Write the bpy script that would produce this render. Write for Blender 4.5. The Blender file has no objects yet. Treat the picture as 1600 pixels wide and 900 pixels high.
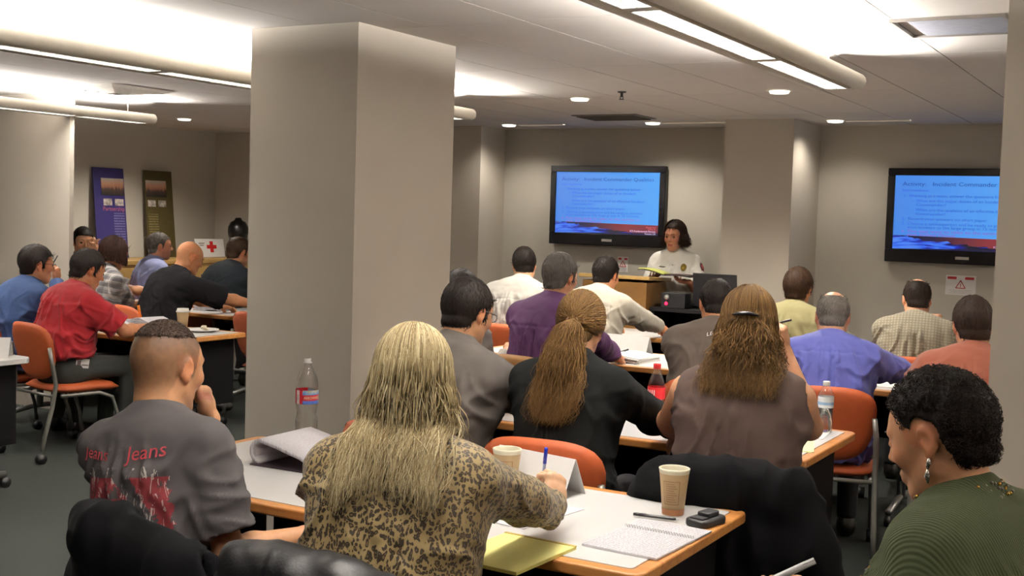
import bpy, math, random
import numpy as np
from mathutils import Vector, Matrix

SC = bpy.context.scene
COL = SC.collection
rad = math.radians

# ------------------------------------------------------------------ camera
cam_d = bpy.data.cameras.new('camera')
cam = bpy.data.objects.new('camera', cam_d)
COL.objects.link(cam)
cam_d.sensor_width = 36.0
cam_d.lens = 1870.0 / 1600.0 * 36.0
cam_d.clip_start = 0.05
cam_d.clip_end = 60
YAW, PITCH, ROLL = rad(29.8), rad(-3.43), rad(1.75)
cam.matrix_world = (Matrix.Translation((0, 0, 1.58)) @ Matrix.Rotation(YAW, 4, 'Z')
                    @ Matrix.Rotation(math.pi / 2 + PITCH, 4, 'X') @ Matrix.Rotation(ROLL, 4, 'Z'))
SC.camera = cam

# ------------------------------------------------------------------ world and exposure
w = bpy.data.worlds.new('world')
SC.world = w
w.use_nodes = True
w.node_tree.nodes['Background'].inputs[0].default_value = (1.0, 0.95, 0.88, 1)
w.node_tree.nodes['Background'].inputs[1].default_value = 0.05
SC.view_settings.view_transform = 'Standard'
SC.view_settings.look = 'None'
SC.view_settings.gamma = 1.0
SC.view_settings.use_curve_mapping = False
SC.view_settings.exposure = 0.52
try:
    SC.cycles.use_denoising = True
    SC.cycles.max_bounces = 8
    SC.cycles.transparent_max_bounces = 12
    SC.cycles.sample_clamp_indirect = 6.0
except Exception:
    pass

LAMP_UP, LAMP_DOWN, DOWN_W = 120.0, 15.0, 70.0   # watts per metre of pendant; watts per recessed lamp


def area_light(name, loc, sx, sy, power, up=False, color=(1.0, 0.965, 0.915), parent=None, spread=180, tilt=0.0):
    d = bpy.data.lights.new(name, 'AREA')
    d.shape = 'RECTANGLE'
    d.size, d.size_y = sx, sy
    d.energy = power
    d.color = color
    d.spread = rad(spread)
    o = bpy.data.objects.new(name, d)
    COL.objects.link(o)
    o.location = loc
    if up:
        o.rotation_euler = (math.pi, rad(tilt), 0)
    if parent is not None:
        o.parent = parent
    return o


# ------------------------------------------------------------------ materials
MATS = {}


def srgb(h):
    if isinstance(h, str):
        h = h.lstrip('#')
        c = [int(h[i:i + 2], 16) / 255 for i in (0, 2, 4)]
    else:
        c = [x / 255 for x in h]
    return tuple(x / 12.92 if x <= 0.04045 else ((x + 0.055) / 1.055) ** 2.4 for x in c)


class NT:
    """thin wrapper that wires shader nodes"""
    def __init__(self, name):
        m = bpy.data.materials.new(name)
        m.use_nodes = True
        self.m, self.t = m, m.node_tree
        self.b = self.t.nodes['Principled BSDF']

    def n(self, kind, **kw):
        nd = self.t.nodes.new(kind)
        for k, v in kw.items():
            if k.startswith('i_'):
                nd.inputs[k[2:].replace('_', ' ')].default_value = v
            else:
                setattr(nd, k, v)
        return nd

    def l(self, a, b):
        self.t.links.new(a, b)

    def coords(self, what='Object', scale=(1, 1, 1)):
        tc = self.n('ShaderNodeTexCoord')
        mp = self.n('ShaderNodeMapping')
        mp.inputs['Scale'].default_value = scale
        self.l(tc.outputs[what], mp.inputs['Vector'])
        return mp.outputs['Vector']

    def attr(self, name, scale=(1, 1, 1), loc=(0, 0, 0), rot=(0, 0, 0)):
        a = self.n('ShaderNodeAttribute', attribute_name=name)
        mp = self.n('ShaderNodeMapping')
        mp.inputs['Scale'].default_value = scale
        mp.inputs['Location'].default_value = loc
        mp.inputs['Rotation'].default_value = rot
        self.l(a.outputs['Vector'], mp.inputs['Vector'])
        return mp.outputs['Vector']

    def noise(self, vec, scale, detail=3, rough=0.55, dist=0.0):
        nd = self.n('ShaderNodeTexNoise')
        nd.inputs['Scale'].default_value = scale
        nd.inputs['Detail'].default_value = detail
        nd.inputs['Roughness'].default_value = rough
        nd.inputs['Distortion'].default_value = dist
        self.l(vec, nd.inputs['Vector'])
        return nd.outputs['Fac']

    def ramp(self, fac, stops, interp='LINEAR'):
        r = self.n('ShaderNodeValToRGB')
        r.color_ramp.interpolation = interp
        els = r.color_ramp.elements
        while len(els) < len(stops):
            els.new(0.5)
        for e, (p, c) in zip(els, stops):
            e.position = p
            e.color = (c[0], c[1], c[2], 1) if not isinstance(c, (int, float)) else (c, c, c, 1)
        self.l(fac, r.inputs['Fac'])
        return r.outputs['Color']

    def mix(self, fac, a, b, blend='MIX'):
        nd = self.n('ShaderNodeMix', data_type='RGBA', blend_type=blend)
        for sock, v in ((nd.inputs[0], fac), (nd.inputs[6], a), (nd.inputs[7], b)):
            if isinstance(v, (int, float)):
                sock.default_value = v
            elif isinstance(v, tuple):
                sock.default_value = (v[0], v[1], v[2], 1)
            else:
                self.l(v, sock)
        return nd.outputs[2]

    def math(self, op, a, b=0.0, c=0.0):
        nd = self.n('ShaderNodeMath', operation=op)
        for i, v in enumerate((a, b, c)):
            if isinstance(v, (int, float)):
                nd.inputs[i].default_value = v
            else:
                self.l(v, nd.inputs[i])
        return nd.outputs[0]

    def bump(self, h, strength=0.2, dist=0.002):
        nd = self.n('ShaderNodeBump')
        nd.inputs['Strength'].default_value = strength
        nd.inputs['Distance'].default_value = dist
        self.l(h, nd.inputs['Height'])
        self.l(nd.outputs['Normal'], self.b.inputs['Normal'])
        return nd

    def base(self, c):
        if isinstance(c, tuple):
            self.b.inputs['Base Color'].default_value = (c[0], c[1], c[2], 1)
        else:
            self.l(c, self.b.inputs['Base Color'])

    def set(self, **kw):
        for k, v in kw.items():
            self.b.inputs[k.replace('_', ' ')].default_value = v
        return self


def plain(name, color, rough=0.5, metal=0.0, var=0.08, scale=30, bump=0.0, bscale=300, spec=0.5, **kw):
    """a colour with slight mottling and an optional fine relief"""
    if name in MATS:
        return MATS[name]
    n = NT(name)
    c = srgb(color) if not isinstance(color, tuple) else color
    v = n.coords('Object')
    f = n.noise(v, scale, 3)
    n.base(n.ramp(f, [(0.3, tuple(x * (1 - var) for x in c)), (0.7, tuple(min(1, x * (1 + var)) for x in c))]))
    n.set(Roughness=rough, Metallic=metal)
    n.b.inputs['Specular IOR Level'].default_value = spec
    if bump:
        n.bump(n.noise(v, bscale, 2), bump)
    for k, vv in kw.items():
        n.b.inputs[k.replace('_', ' ')].default_value = vv
    MATS[name] = n.m
    return n.m


def emit(name, color, strength):
    if name in MATS:
        return MATS[name]
    n = NT(name)
    c = srgb(color)
    n.base(c)
    n.b.inputs['Emission Color'].default_value = (*c, 1)
    n.b.inputs['Emission Strength'].default_value = strength
    n.set(Roughness=0.6)
    MATS[name] = n.m
    return n.m


# ------------------------------------------------------------------ mesh helpers
def mesh_np(name, verts, faces, mat=None, parent=None, smooth=True, attrs=None, loc=None, rot=None):
    """verts (n,3) array, faces: (m,k) int array or list of index tuples"""
    me = bpy.data.meshes.new(name)
    verts = np.asarray(verts, np.float32)
    if isinstance(faces, np.ndarray):
        k = faces.shape[1]
        m = len(faces)
        me.vertices.add(len(verts))
        me.vertices.foreach_set('co', verts.ravel())
        me.loops.add(m * k)
        me.loops.foreach_set('vertex_index', faces.astype(np.int32).ravel())
        me.polygons.add(m)
        me.polygons.foreach_set('loop_start', np.arange(0, m * k, k, dtype=np.int32))
        me.update(calc_edges=True)
    else:
        me.from_pydata([tuple(map(float, v)) for v in verts], [], [tuple(int(i) for i in f) for f in faces])
        me.update()
    if smooth:
        me.polygons.foreach_set('use_smooth', np.ones(len(me.polygons), bool))
    for an, (kind, arr) in (attrs or {}).items():
        a = me.attributes.new(an, kind, 'POINT')
        if kind == 'FLOAT_VECTOR':
            a.data.foreach_set('vector', np.asarray(arr, np.float32).ravel())
        elif kind == 'FLOAT_COLOR':
            arr = np.asarray(arr, np.float32)
            if arr.shape[1] == 3:
                arr = np.concatenate([arr, np.ones((len(arr), 1), np.float32)], 1)
            a.data.foreach_set('color', arr.ravel())
        else:
            a.data.foreach_set('value', np.asarray(arr, np.float32).ravel())
    o = bpy.data.objects.new(name, me)
    COL.objects.link(o)
    if mat is not None:
        for mm in (mat if isinstance(mat, (list, tuple)) else [mat]):
            me.materials.append(mm)
    if parent is not None:
        o.parent = parent
    if loc is not None:
        o.location = loc
    if rot is not None:
        o.rotation_euler = rot
    return o


class MB:
    """collects simple solids and links them as one mesh object"""
    def __init__(self):
        self.v, self.f, self.m, self.cur = [], [], [], 0

    def _add(self, vs, fs):
        o = len(self.v)
        self.v += [tuple(map(float, p)) for p in vs]
        self.f += [tuple(i + o for i in f) for f in fs]
        self.m += [self.cur] * len(fs)
        return self

    def box(self, c, s, rz=0.0, R=None):
        x, y, z = s[0] / 2, s[1] / 2, s[2] / 2
        vs = np.array([(-x, -y, -z), (x, -y, -z), (x, y, -z), (-x, y, -z), (-x, -y, z), (x, -y, z), (x, y, z), (-x, y, z)])
        if rz:
            R = rotz(rz)
        if R is not None:
            vs = vs @ np.asarray(R).T
        return self._add(vs + np.asarray(c), [(3, 2, 1, 0), (4, 5, 6, 7), (0, 1, 5, 4), (1, 2, 6, 5), (2, 3, 7, 6), (3, 0, 4, 7)])

    def tube(self, pts, r, n=8, caps=True, flat=1.0):
        pts = np.asarray(pts, float)
        k = len(pts)
        r = np.full(k, r) if np.isscalar(r) else np.asarray(r, float)
        t = np.gradient(pts, axis=0)
        t /= np.linalg.norm(t, axis=1)[:, None] + 1e-12
        up = np.array([0, 0, 1.0]) if abs(t[0][2]) < 0.9 else np.array([0, 1.0, 0])
        a = np.cross(t[0], up)
        a /= np.linalg.norm(a)
        vs = []
        for i in range(k):
            a = a - t[i] * (a @ t[i])
            a /= np.linalg.norm(a) + 1e-12
            b = np.cross(t[i], a)
            for j in range(n):
                th = 2 * math.pi * j / n
                vs.append(pts[i] + r[i] * (math.cos(th) * a + flat * math.sin(th) * b))
        fs = [(i * n + j, i * n + (j + 1) % n, (i + 1) * n + (j + 1) % n, (i + 1) * n + j) for i in range(k - 1) for j in range(n)]
        if caps:
            fs += [tuple(range(n - 1, -1, -1)), tuple(range((k - 1) * n, k * n))]
        return self._add(vs, fs)

    def lathe(self, prof, n=24, c=(0, 0, 0), R=None, cap0=False, cap1=False):
        vs = np.array([(r * math.cos(2 * math.pi * j / n), r * math.sin(2 * math.pi * j / n), z) for r, z in prof for j in range(n)])
        if R is not None:
            vs = vs @ np.asarray(R).T
        k = len(prof)
        fs = [(i * n + j, i * n + (j + 1) % n, (i + 1) * n + (j + 1) % n, (i + 1) * n + j) for i in range(k - 1) for j in range(n)]
        if cap0:
            fs.append(tuple(range(n - 1, -1, -1)))
        if cap1:
            fs.append(tuple(range((k - 1) * n, k * n)))
        return self._add(vs + np.asarray(c), fs)

    def prism(self, poly, z0, z1, R=None, c=(0, 0, 0)):
        """poly: list of (x, y), counter-clockwise"""
        n = len(poly)
        vs = np.array([(x, y, z0) for x, y in poly] + [(x, y, z1) for x, y in poly])
        if R is not None:
            vs = vs @ np.asarray(R).T
        fs = [tuple(range(n - 1, -1, -1)), tuple(range(n, 2 * n))] + [(i, (i + 1) % n, n + (i + 1) % n, n + i) for i in range(n)]
        return self._add(vs + np.asarray(c), fs)

    def grid(self, P):
        """P: (a, b, 3) array of points"""
        P = np.asarray(P, float)
        a, b = P.shape[:2]
        return self._add(P.reshape(-1, 3), [(i * b + j, i * b + j + 1, (i + 1) * b + j + 1, (i + 1) * b + j) for i in range(a - 1) for j in range(b - 1)])

    def build(self, name, mat, parent=None, smooth=False, bevel=0.0, seg=2, loc=None, rot=None, solid=0.0):
        o = mesh_np(name, self.v, self.f, mat, parent, smooth, loc=loc, rot=rot)
        if self.cur:
            o.data.polygons.foreach_set('material_index', np.array(self.m, np.int32))
        if solid:
            md = o.modifiers.new('solid', 'SOLIDIFY')
            md.thickness = solid
            md.offset = 0
        if bevel:
            md = o.modifiers.new('bevel', 'BEVEL')
            md.width = bevel
            md.segments = seg
            md.limit_method = 'ANGLE'
            o.data.polygons.foreach_set('use_smooth', np.ones(len(o.data.polygons), bool))
            md.harden_normals = True
        return o


def rotz(a):
    c, s = math.cos(a), math.sin(a)
    return np.array([[c, -s, 0], [s, c, 0], [0, 0, 1.0]])


def rotx(a):
    c, s = math.cos(a), math.sin(a)
    return np.array([[1.0, 0, 0], [0, c, -s], [0, s, c]])


def roty(a):
    c, s = math.cos(a), math.sin(a)
    return np.array([[c, 0, s], [0, 1.0, 0], [-s, 0, c]])


def nrm(v):
    v = np.asarray(v, float)
    return v / (np.linalg.norm(v) + 1e-12)


def rrect(w, d, r, n=5):
    """rounded rectangle outline, counter-clockwise"""
    out = []
    for cx, cy, a0 in ((w / 2 - r, d / 2 - r, 0), (-w / 2 + r, d / 2 - r, 90), (-w / 2 + r, -d / 2 + r, 180), (w / 2 - r, -d / 2 + r, 270)):
        for i in range(n + 1):
            a = rad(a0 + 90 * i / n)
            out.append((cx + r * math.cos(a), cy + r * math.sin(a)))
    return out


def thing(name, label, cat, loc=(0, 0, 0), rz=0.0, group=None):
    o = bpy.data.objects.new(name, None)
    o.empty_display_size = 0.1
    COL.objects.link(o)
    o.location = loc
    o.rotation_euler = (0, 0, rz)
    o['label'] = label
    o['category'] = cat
    if group:
        o['group'] = group
    return o


def tag(o, label, cat, group=None):
    o['label'] = label
    o['category'] = cat
    if group:
        o['group'] = group
    return o


def struct(o):
    o['kind'] = 'structure'
    return o


def dup(root, label, loc, rz=0.0, group=None):
    r = root.copy()
    COL.objects.link(r)
    r.location = loc
    r.rotation_euler = (0, 0, rz)
    r['label'] = label
    if group:
        r['group'] = group
    for ch in list(root.children):
        c = ch.copy()
        COL.objects.link(c)
        c.parent = r
        for g in list(ch.children):
            d = g.copy()
            COL.objects.link(d)
            d.parent = c
    return r
# ------------------------------------------------------------------ implicit surfaces for bodies, clothes and hair
def vnoise(p, seed=0):
    """smooth value noise in [-1, 1] for an (n, 3) array"""
    p = np.asarray(p, np.float64)
    i = np.floor(p).astype(np.int64)
    f = p - i
    u = f * f * (3 - 2 * f)

    def h(a, b, c):
        n = (a * 374761393 + b * 668265263 + c * 2147483647 + seed * 974634777) & 0xFFFFFFFF
        n = ((n ^ (n >> 13)) * 1274126177) & 0xFFFFFFFF
        n = n ^ (n >> 16)
        return (n & 0xFFFF) / 32767.5 - 1.0
    r = 0
    for dx in (0, 1):
        for dy in (0, 1):
            for dz in (0, 1):
                wgt = (u[:, 0] if dx else 1 - u[:, 0]) * (u[:, 1] if dy else 1 - u[:, 1]) * (u[:, 2] if dz else 1 - u[:, 2])
                r = r + wgt * h(i[:, 0] + dx, i[:, 1] + dy, i[:, 2] + dz)
    return r


class SDF:
    def __init__(self):
        self.ops = []

    # each op: (kind, function(X, Y, Z) -> distance, lo, hi, blend)
    def cone(self, a, b, ra, rb, k=0.02, op='u', cut=None):
        a, b = np.asarray(a, float), np.asarray(b, float)
        ba = b - a
        L2 = ba @ ba + 1e-12

        def fn(X, Y, Z):
            px, py, pz = X - a[0], Y - a[1], Z - a[2]
            t = np.clip((px * ba[0] + py * ba[1] + pz * ba[2]) / L2, 0, 1)
            d = np.sqrt((px - t * ba[0]) ** 2 + (py - t * ba[1]) ** 2 + (pz - t * ba[2]) ** 2) - (ra + (rb - ra) * t)
            if cut is not None:
                for c, n in cut:
                    d = np.maximum(d, (X - c[0]) * n[0] + (Y - c[1]) * n[1] + (Z - c[2]) * n[2])
            return d
        m = max(ra, rb)
        self.ops.append((op, fn, np.minimum(a, b) - m, np.maximum(a, b) + m, k))
        return self

    def ell(self, c, r, R=None, k=0.02, op='u'):
        c, r = np.asarray(c, float), np.asarray(r, float)
        R = np.eye(3) if R is None else np.asarray(R)

        def fn(X, Y, Z):
            x, y, z = X - c[0], Y - c[1], Z - c[2]
            q = [(R[0, i] * x + R[1, i] * y + R[2, i] * z) / r[i] for i in range(3)]
            k0 = np.sqrt(q[0] ** 2 + q[1] ** 2 + q[2] ** 2)
            k1 = np.sqrt((q[0] / r[0]) ** 2 + (q[1] / r[1]) ** 2 + (q[2] / r[2]) ** 2) + 1e-9
            return k0 * (k0 - 1) / k1
        ext = np.sqrt((R ** 2) @ (r ** 2))
        self.ops.append((op, fn, c - ext, c + ext, k))
        return self

    def seg(self, a, b, wa, da, wb, db, right, k=0.03, p=2.3, cut=None, op='u'):
        """segment with an oval section: half width along 'right', half depth along the third axis"""
        a, b = np.asarray(a, float), np.asarray(b, float)
        ax = b - a
        L = np.linalg.norm(ax) + 1e-9
        ax = ax / L
        rt = nrm(np.asarray(right) - ax * (np.asarray(right) @ ax))
        fd = np.cross(ax, rt)

        def fn(X, Y, Z):
            px, py, pz = X - a[0], Y - a[1], Z - a[2]
            s = px * ax[0] + py * ax[1] + pz * ax[2]
            t = np.clip(s / L, 0, 1)
            u = np.abs(px * rt[0] + py * rt[1] + pz * rt[2])
            v = np.abs(px * fd[0] + py * fd[1] + pz * fd[2])
            c = np.abs(s - t * L)
            wd, dd = wa + (wb - wa) * t, da + (db - da) * t
            mn = np.minimum(wd, dd)
            m = ((u / wd) ** p + (v / dd) ** p + (c / mn) ** p) ** (1.0 / p)
            d = (m - 1) * mn
            if cut is not None:
                for cc, n in cut:
                    d = np.maximum(d, (X - cc[0]) * n[0] + (Y - cc[1]) * n[1] + (Z - cc[2]) * n[2])
            return d
        m = max(wa, da, wb, db)
        self.ops.append((op, fn, np.minimum(a, b) - m, np.maximum(a, b) + m, k))
        return self

    def func(self, fn, lo, hi, k=0.01, op='u'):
        self.ops.append((op, fn, np.asarray(lo, float), np.asarray(hi, float), k))
        return self

    def mesh(self, h, smooth=2, lo=None, hi=None):
        us = [o for o in self.ops if o[0] == 'u']
        L = np.min([o[2] for o in us], 0) - 3 * h if lo is None else np.asarray(lo, float)
        U = np.max([o[3] for o in us], 0) + 3 * h if hi is None else np.asarray(hi, float)
        n = np.ceil((U - L) / h).astype(int) + 1
        ax = [(L[i] + h * np.arange(n[i])).astype(np.float32) for i in range(3)]
        D = np.full(n, 0.3, np.float32)
        for op, fn, a, b, k in self.ops:
            mg = k + 3 * h
            i0 = np.clip(np.floor((a - mg - L) / h).astype(int), 0, n)
            i1 = np.clip(np.ceil((b + mg - L) / h).astype(int) + 1, 0, n)
            if np.any(i1 <= i0):
                continue
            sl = tuple(slice(i0[i], i1[i]) for i in range(3))
            d = fn(ax[0][sl[0]][:, None, None], ax[1][sl[1]][None, :, None], ax[2][sl[2]][None, None, :])
            d = np.asarray(d, np.float32)
            cur = D[sl]
            if op == 'u':
                e = np.clip(k - np.abs(cur - d), 0, None) if k else 0
                D[sl] = np.minimum(cur, d) - (e * e / (4 * k) if k else 0)
            elif op == 's':
                d = -d
                e = np.clip(k - np.abs(cur - d), 0, None) if k else 0
                D[sl] = np.maximum(cur, d) + (e * e / (4 * k) if k else 0)
            elif op == 'i':
                D[sl] = np.maximum(cur, d)
        D[0], D[-1], D[:, 0], D[:, -1], D[:, :, 0], D[:, :, -1] = (0.3,) * 6
        return nets(D, L, h, smooth)


def nets(D, L, h, smooth):
    S = D < 0
    c = S[:-1, :-1, :-1].astype(np.int8)
    for dx, dy, dz in ((1, 0, 0), (0, 1, 0), (0, 0, 1), (1, 1, 0), (1, 0, 1), (0, 1, 1), (1, 1, 1)):
        c = c + S[dx:S.shape[0] - 1 + dx, dy:S.shape[1] - 1 + dy, dz:S.shape[2] - 1 + dz]
    act = np.argwhere((c > 0) & (c < 8))
    idx = np.full(c.shape, -1, np.int32)
    idx[act[:, 0], act[:, 1], act[:, 2]] = np.arange(len(act))
    acc = np.zeros((len(act), 3))
    cnt = np.zeros(len(act))
    corners = [(0, 0, 0), (1, 0, 0), (0, 1, 0), (1, 1, 0), (0, 0, 1), (1, 0, 1), (0, 1, 1), (1, 1, 1)]
    val = np.stack([D[act[:, 0] + x, act[:, 1] + y, act[:, 2] + z] for x, y, z in corners], 1).astype(np.float64)
    for i, j in ((0, 1), (2, 3), (4, 5), (6, 7), (0, 2), (1, 3), (4, 6), (5, 7), (0, 4), (1, 5), (2, 6), (3, 7)):
        a, b = val[:, i], val[:, j]
        m = (a < 0) != (b < 0)
        t = np.where(m, a / np.where(m, a - b, 1), 0)
        ci, cj = np.array(corners[i]), np.array(corners[j])
        acc += np.where(m[:, None], ci + t[:, None] * (cj - ci), 0)
        cnt += m
    V = L + h * (act + acc / cnt[:, None])
    F = []
    for axis in range(3):
        o = [0, 1, 2]
        o.remove(axis)
        A = np.take(S, range(0, S.shape[axis] - 1), axis)
        B = np.take(S, range(1, S.shape[axis]), axis)
        e = np.argwhere(A != B)
        e = e[(e[:, o[0]] > 0) & (e[:, o[1]] > 0) & (e[:, o[0]] < S.shape[o[0]] - 1) & (e[:, o[1]] < S.shape[o[1]] - 1)]
        fl = A[e[:, 0], e[:, 1], e[:, 2]]
        q = []
        for da, db in ((0, 0), (1, 0), (1, 1), (0, 1)):
            t = e.copy()
            t[:, o[0]] -= da
            t[:, o[1]] -= db
            q.append(idx[t[:, 0], t[:, 1], t[:, 2]])
        q = np.stack(q, 1)
        if axis == 1:
            fl = ~fl
        q[~fl] = q[~fl][:, ::-1]
        F.append(q)
    F = np.concatenate(F)
    F = F[(F >= 0).all(1)]
    nv = len(V)
    for _ in range(smooth):
        s = np.zeros_like(V)
        n = np.bincount(F.ravel(), minlength=nv) * 2.0
        for i in range(4):
            d = V[F[:, (i + 1) % 4]] + V[F[:, i - 1]]
            for a in range(3):
                s[:, a] += np.bincount(F[:, i], d[:, a], nv)
        V = V * 0.5 + 0.5 * s / np.maximum(n, 1)[:, None]
    return V, F


def vnormals(V, F):
    fn = np.cross(V[F[:, 2]] - V[F[:, 0]], V[F[:, 3]] - V[F[:, 1]])
    N = np.zeros_like(V)
    for i in range(4):
        for a in range(3):
            N[:, a] += np.bincount(F[:, i], fn[:, a], len(V))
    return N / (np.linalg.norm(N, axis=1)[:, None] + 1e-12)


def strands_mesh(P, r, sides=3):
    """P: (s, k, 3) strand points, r: (s,) or (k,) radii -> verts, quads, index of strand per vertex"""
    s, k, _ = P.shape
    T = np.gradient(P, axis=1)
    T /= np.linalg.norm(T, axis=2)[..., None] + 1e-12
    t0 = T[:, 0]
    ref = np.where(np.abs(t0[:, 2:3]) > 0.9, np.array([0, 1.0, 0]), np.array([0, 0, 1.0]))
    a = np.cross(t0, ref)
    A = np.zeros_like(T)
    for i in range(k):
        a = a - T[:, i] * (a * T[:, i]).sum(1)[:, None]
        a = a / (np.linalg.norm(a, axis=1)[:, None] + 1e-12)
        A[:, i] = a
    B = np.cross(T, A)
    r = np.asarray(r, float)
    r = r[None, :, None] if r.shape == (k,) else r[:, None, None]
    rings = []
    for j in range(sides):
        th = 2 * math.pi * j / sides
        rings.append(P + r * (math.cos(th) * A + math.sin(th) * B))
    V = np.stack(rings, 2).reshape(-1, 3)
    i = np.arange(s)[:, None, None] * (k * sides)
    a = np.arange(k - 1)[None, :, None] * sides
    j = np.arange(sides)[None, None, :]
    j2 = (j + 1) % sides
    F = np.stack([i + a + j, i + a + j2, i + a + sides + j2, i + a + sides + j], -1).reshape(-1, 4)
    return V, F, np.repeat(np.arange(s), k * sides)
# ------------------------------------------------------------------ people
def smooth01(x, a, b):
    t = np.clip((x - a) / (b - a), 0, 1)
    return t * t * (3 - 2 * t)


def sdf_eval(sdf, P):
    d = np.full(len(P), 0.3)
    for op, fn, a, b, k in sdf.ops:
        if op == 'u':
            e = fn(P[:, 0], P[:, 1], P[:, 2])
            q = np.clip(k - np.abs(d - e), 0, None) if k else 0
            d = np.minimum(d, e) - (q * q / (4 * k) if k else 0)
    return d


def push_out(sdf, P, gap):
    sh = P.shape
    Q = P.reshape(-1, 3).copy()
    for _ in range(3):
        d = sdf_eval(sdf, Q)
        m = d < gap
        if not m.any():
            break
        q = Q[m]
        e = 0.004
        g = np.stack([sdf_eval(sdf, q + np.array(v) * e) - sdf_eval(sdf, q - np.array(v) * e) for v in ((1, 0, 0), (0, 1, 0), (0, 0, 1))], 1)
        g /= np.linalg.norm(g, axis=1)[:, None] + 1e-9
        Q[m] = q + g * (gap - d[m])[:, None]
    return Q.reshape(sh)


def push_back(sdf, P, gap, dirv):
    sh = P.shape
    Q = P.reshape(-1, 3).copy()
    idx = np.arange(len(Q))
    for _ in range(14):
        d = sdf_eval(sdf, Q[idx])
        m = d < gap
        idx = idx[m]
        if not len(idx):
            break
        Q[idx] += dirv * np.maximum(gap - d[m], 0.002)[:, None] * 1.1
    return Q.reshape(sh)


def hand_ops(sdf, W, f, n, side, sc, spec, body_k=0.008):
    """hand with palm, four fingers and a thumb. W wrist, f finger direction, n palm normal, side +1: thumb on f x n side"""
    f = nrm(f)
    n = nrm(n - f * (np.asarray(n) @ f))
    s = np.cross(f, n) * side
    curl = spec.get('curl', ((25, 30, 15), (28, 32, 18), (32, 36, 20), (36, 40, 22)))
    spread = spec.get('spread', 4)
    th = spec.get('thumb', (35, 15, 20))

    def pt(a, b, c):
        return W + sc * (f * a + s * b + n * c)
    sdf.seg(pt(0.0, 0, 0), pt(0.045, 0.002, 0), 0.028 * sc, 0.019 * sc, 0.038 * sc, 0.017 * sc, s, k=0.015)
    sdf.seg(pt(0.045, 0.002, 0), pt(0.080, 0.0, 0), 0.038 * sc, 0.017 * sc, 0.040 * sc, 0.0135 * sc, s, k=0.012)
    sdf.ell(pt(0.03, 0.024, 0.010), (0.022 * sc,) * 3, k=0.012)
    tips = []
    for i in range(4):
        base = pt(0.086 - 0.005 * abs(i - 1), 0.030 - 0.020 * i, 0.0)
        a = rad(spread * (1.2 - i))
        d = nrm(f * math.cos(a) + s * math.sin(a))
        bend = 0.0
        p = base
        ll = [0.044, 0.027, 0.021]
        k = (0.95, 1.03, 0.97, 0.78)[i]
        r = [0.0098, 0.0090, 0.0082, 0.0070]
        sdf.ell(base, (0.0115 * sc,) * 3, k=0.008)
        for j in range(3):
            bend += rad(curl[i][j])
            q = p + sc * k * ll[j] * (d * math.cos(bend) + n * math.sin(bend))
            kk = 0.95 if i < 3 else 0.85
            sdf.cone(p, q, r[j] * sc * kk, r[j + 1] * sc * kk, k=0.004)
            p = q
        tips.append(p)
    p = pt(0.022, 0.026, 0.010)
    out, over, bd = (rad(x) for x in th)
    d = nrm(f * math.cos(out) + s * math.sin(out) + n * math.tan(over))
    ax = nrm(np.cross(d, nrm(n * 0.6 - s * 0.8)))
    r = [0.0150, 0.0115, 0.0105, 0.0085]
    for j, L in enumerate((0.044, 0.034, 0.026)):
        q = p + sc * L * d
        sdf.cone(p, q, r[j] * sc, r[j + 1] * sc, k=0.007)
        p = q
        d = nrm(d * math.cos(bd) + (-s * 0.55 + n * 0.55 + f * 0.1) * math.sin(bd))
    tips.append(p)
    return tips


PEN = dict(curl=((48, 52, 18), (58, 58, 25), (68, 72, 35), (74, 78, 40)), spread=1, thumb=(30, 32, 22))
FIST = dict(curl=((72, 85, 45), (75, 88, 50), (78, 90, 50), (80, 90, 50)), spread=0, thumb=(28, 35, 45))
FLAT = dict(curl=((10, 12, 8), (8, 12, 8), (10, 14, 8), (14, 16, 8)), spread=5, thumb=(42, 5, 8))
LOOSE = dict()
CHIN = dict(curl=((55, 70, 35), (62, 78, 40), (68, 82, 42), (70, 85, 45)), spread=1, thumb=(15, 5, 8))


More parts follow.
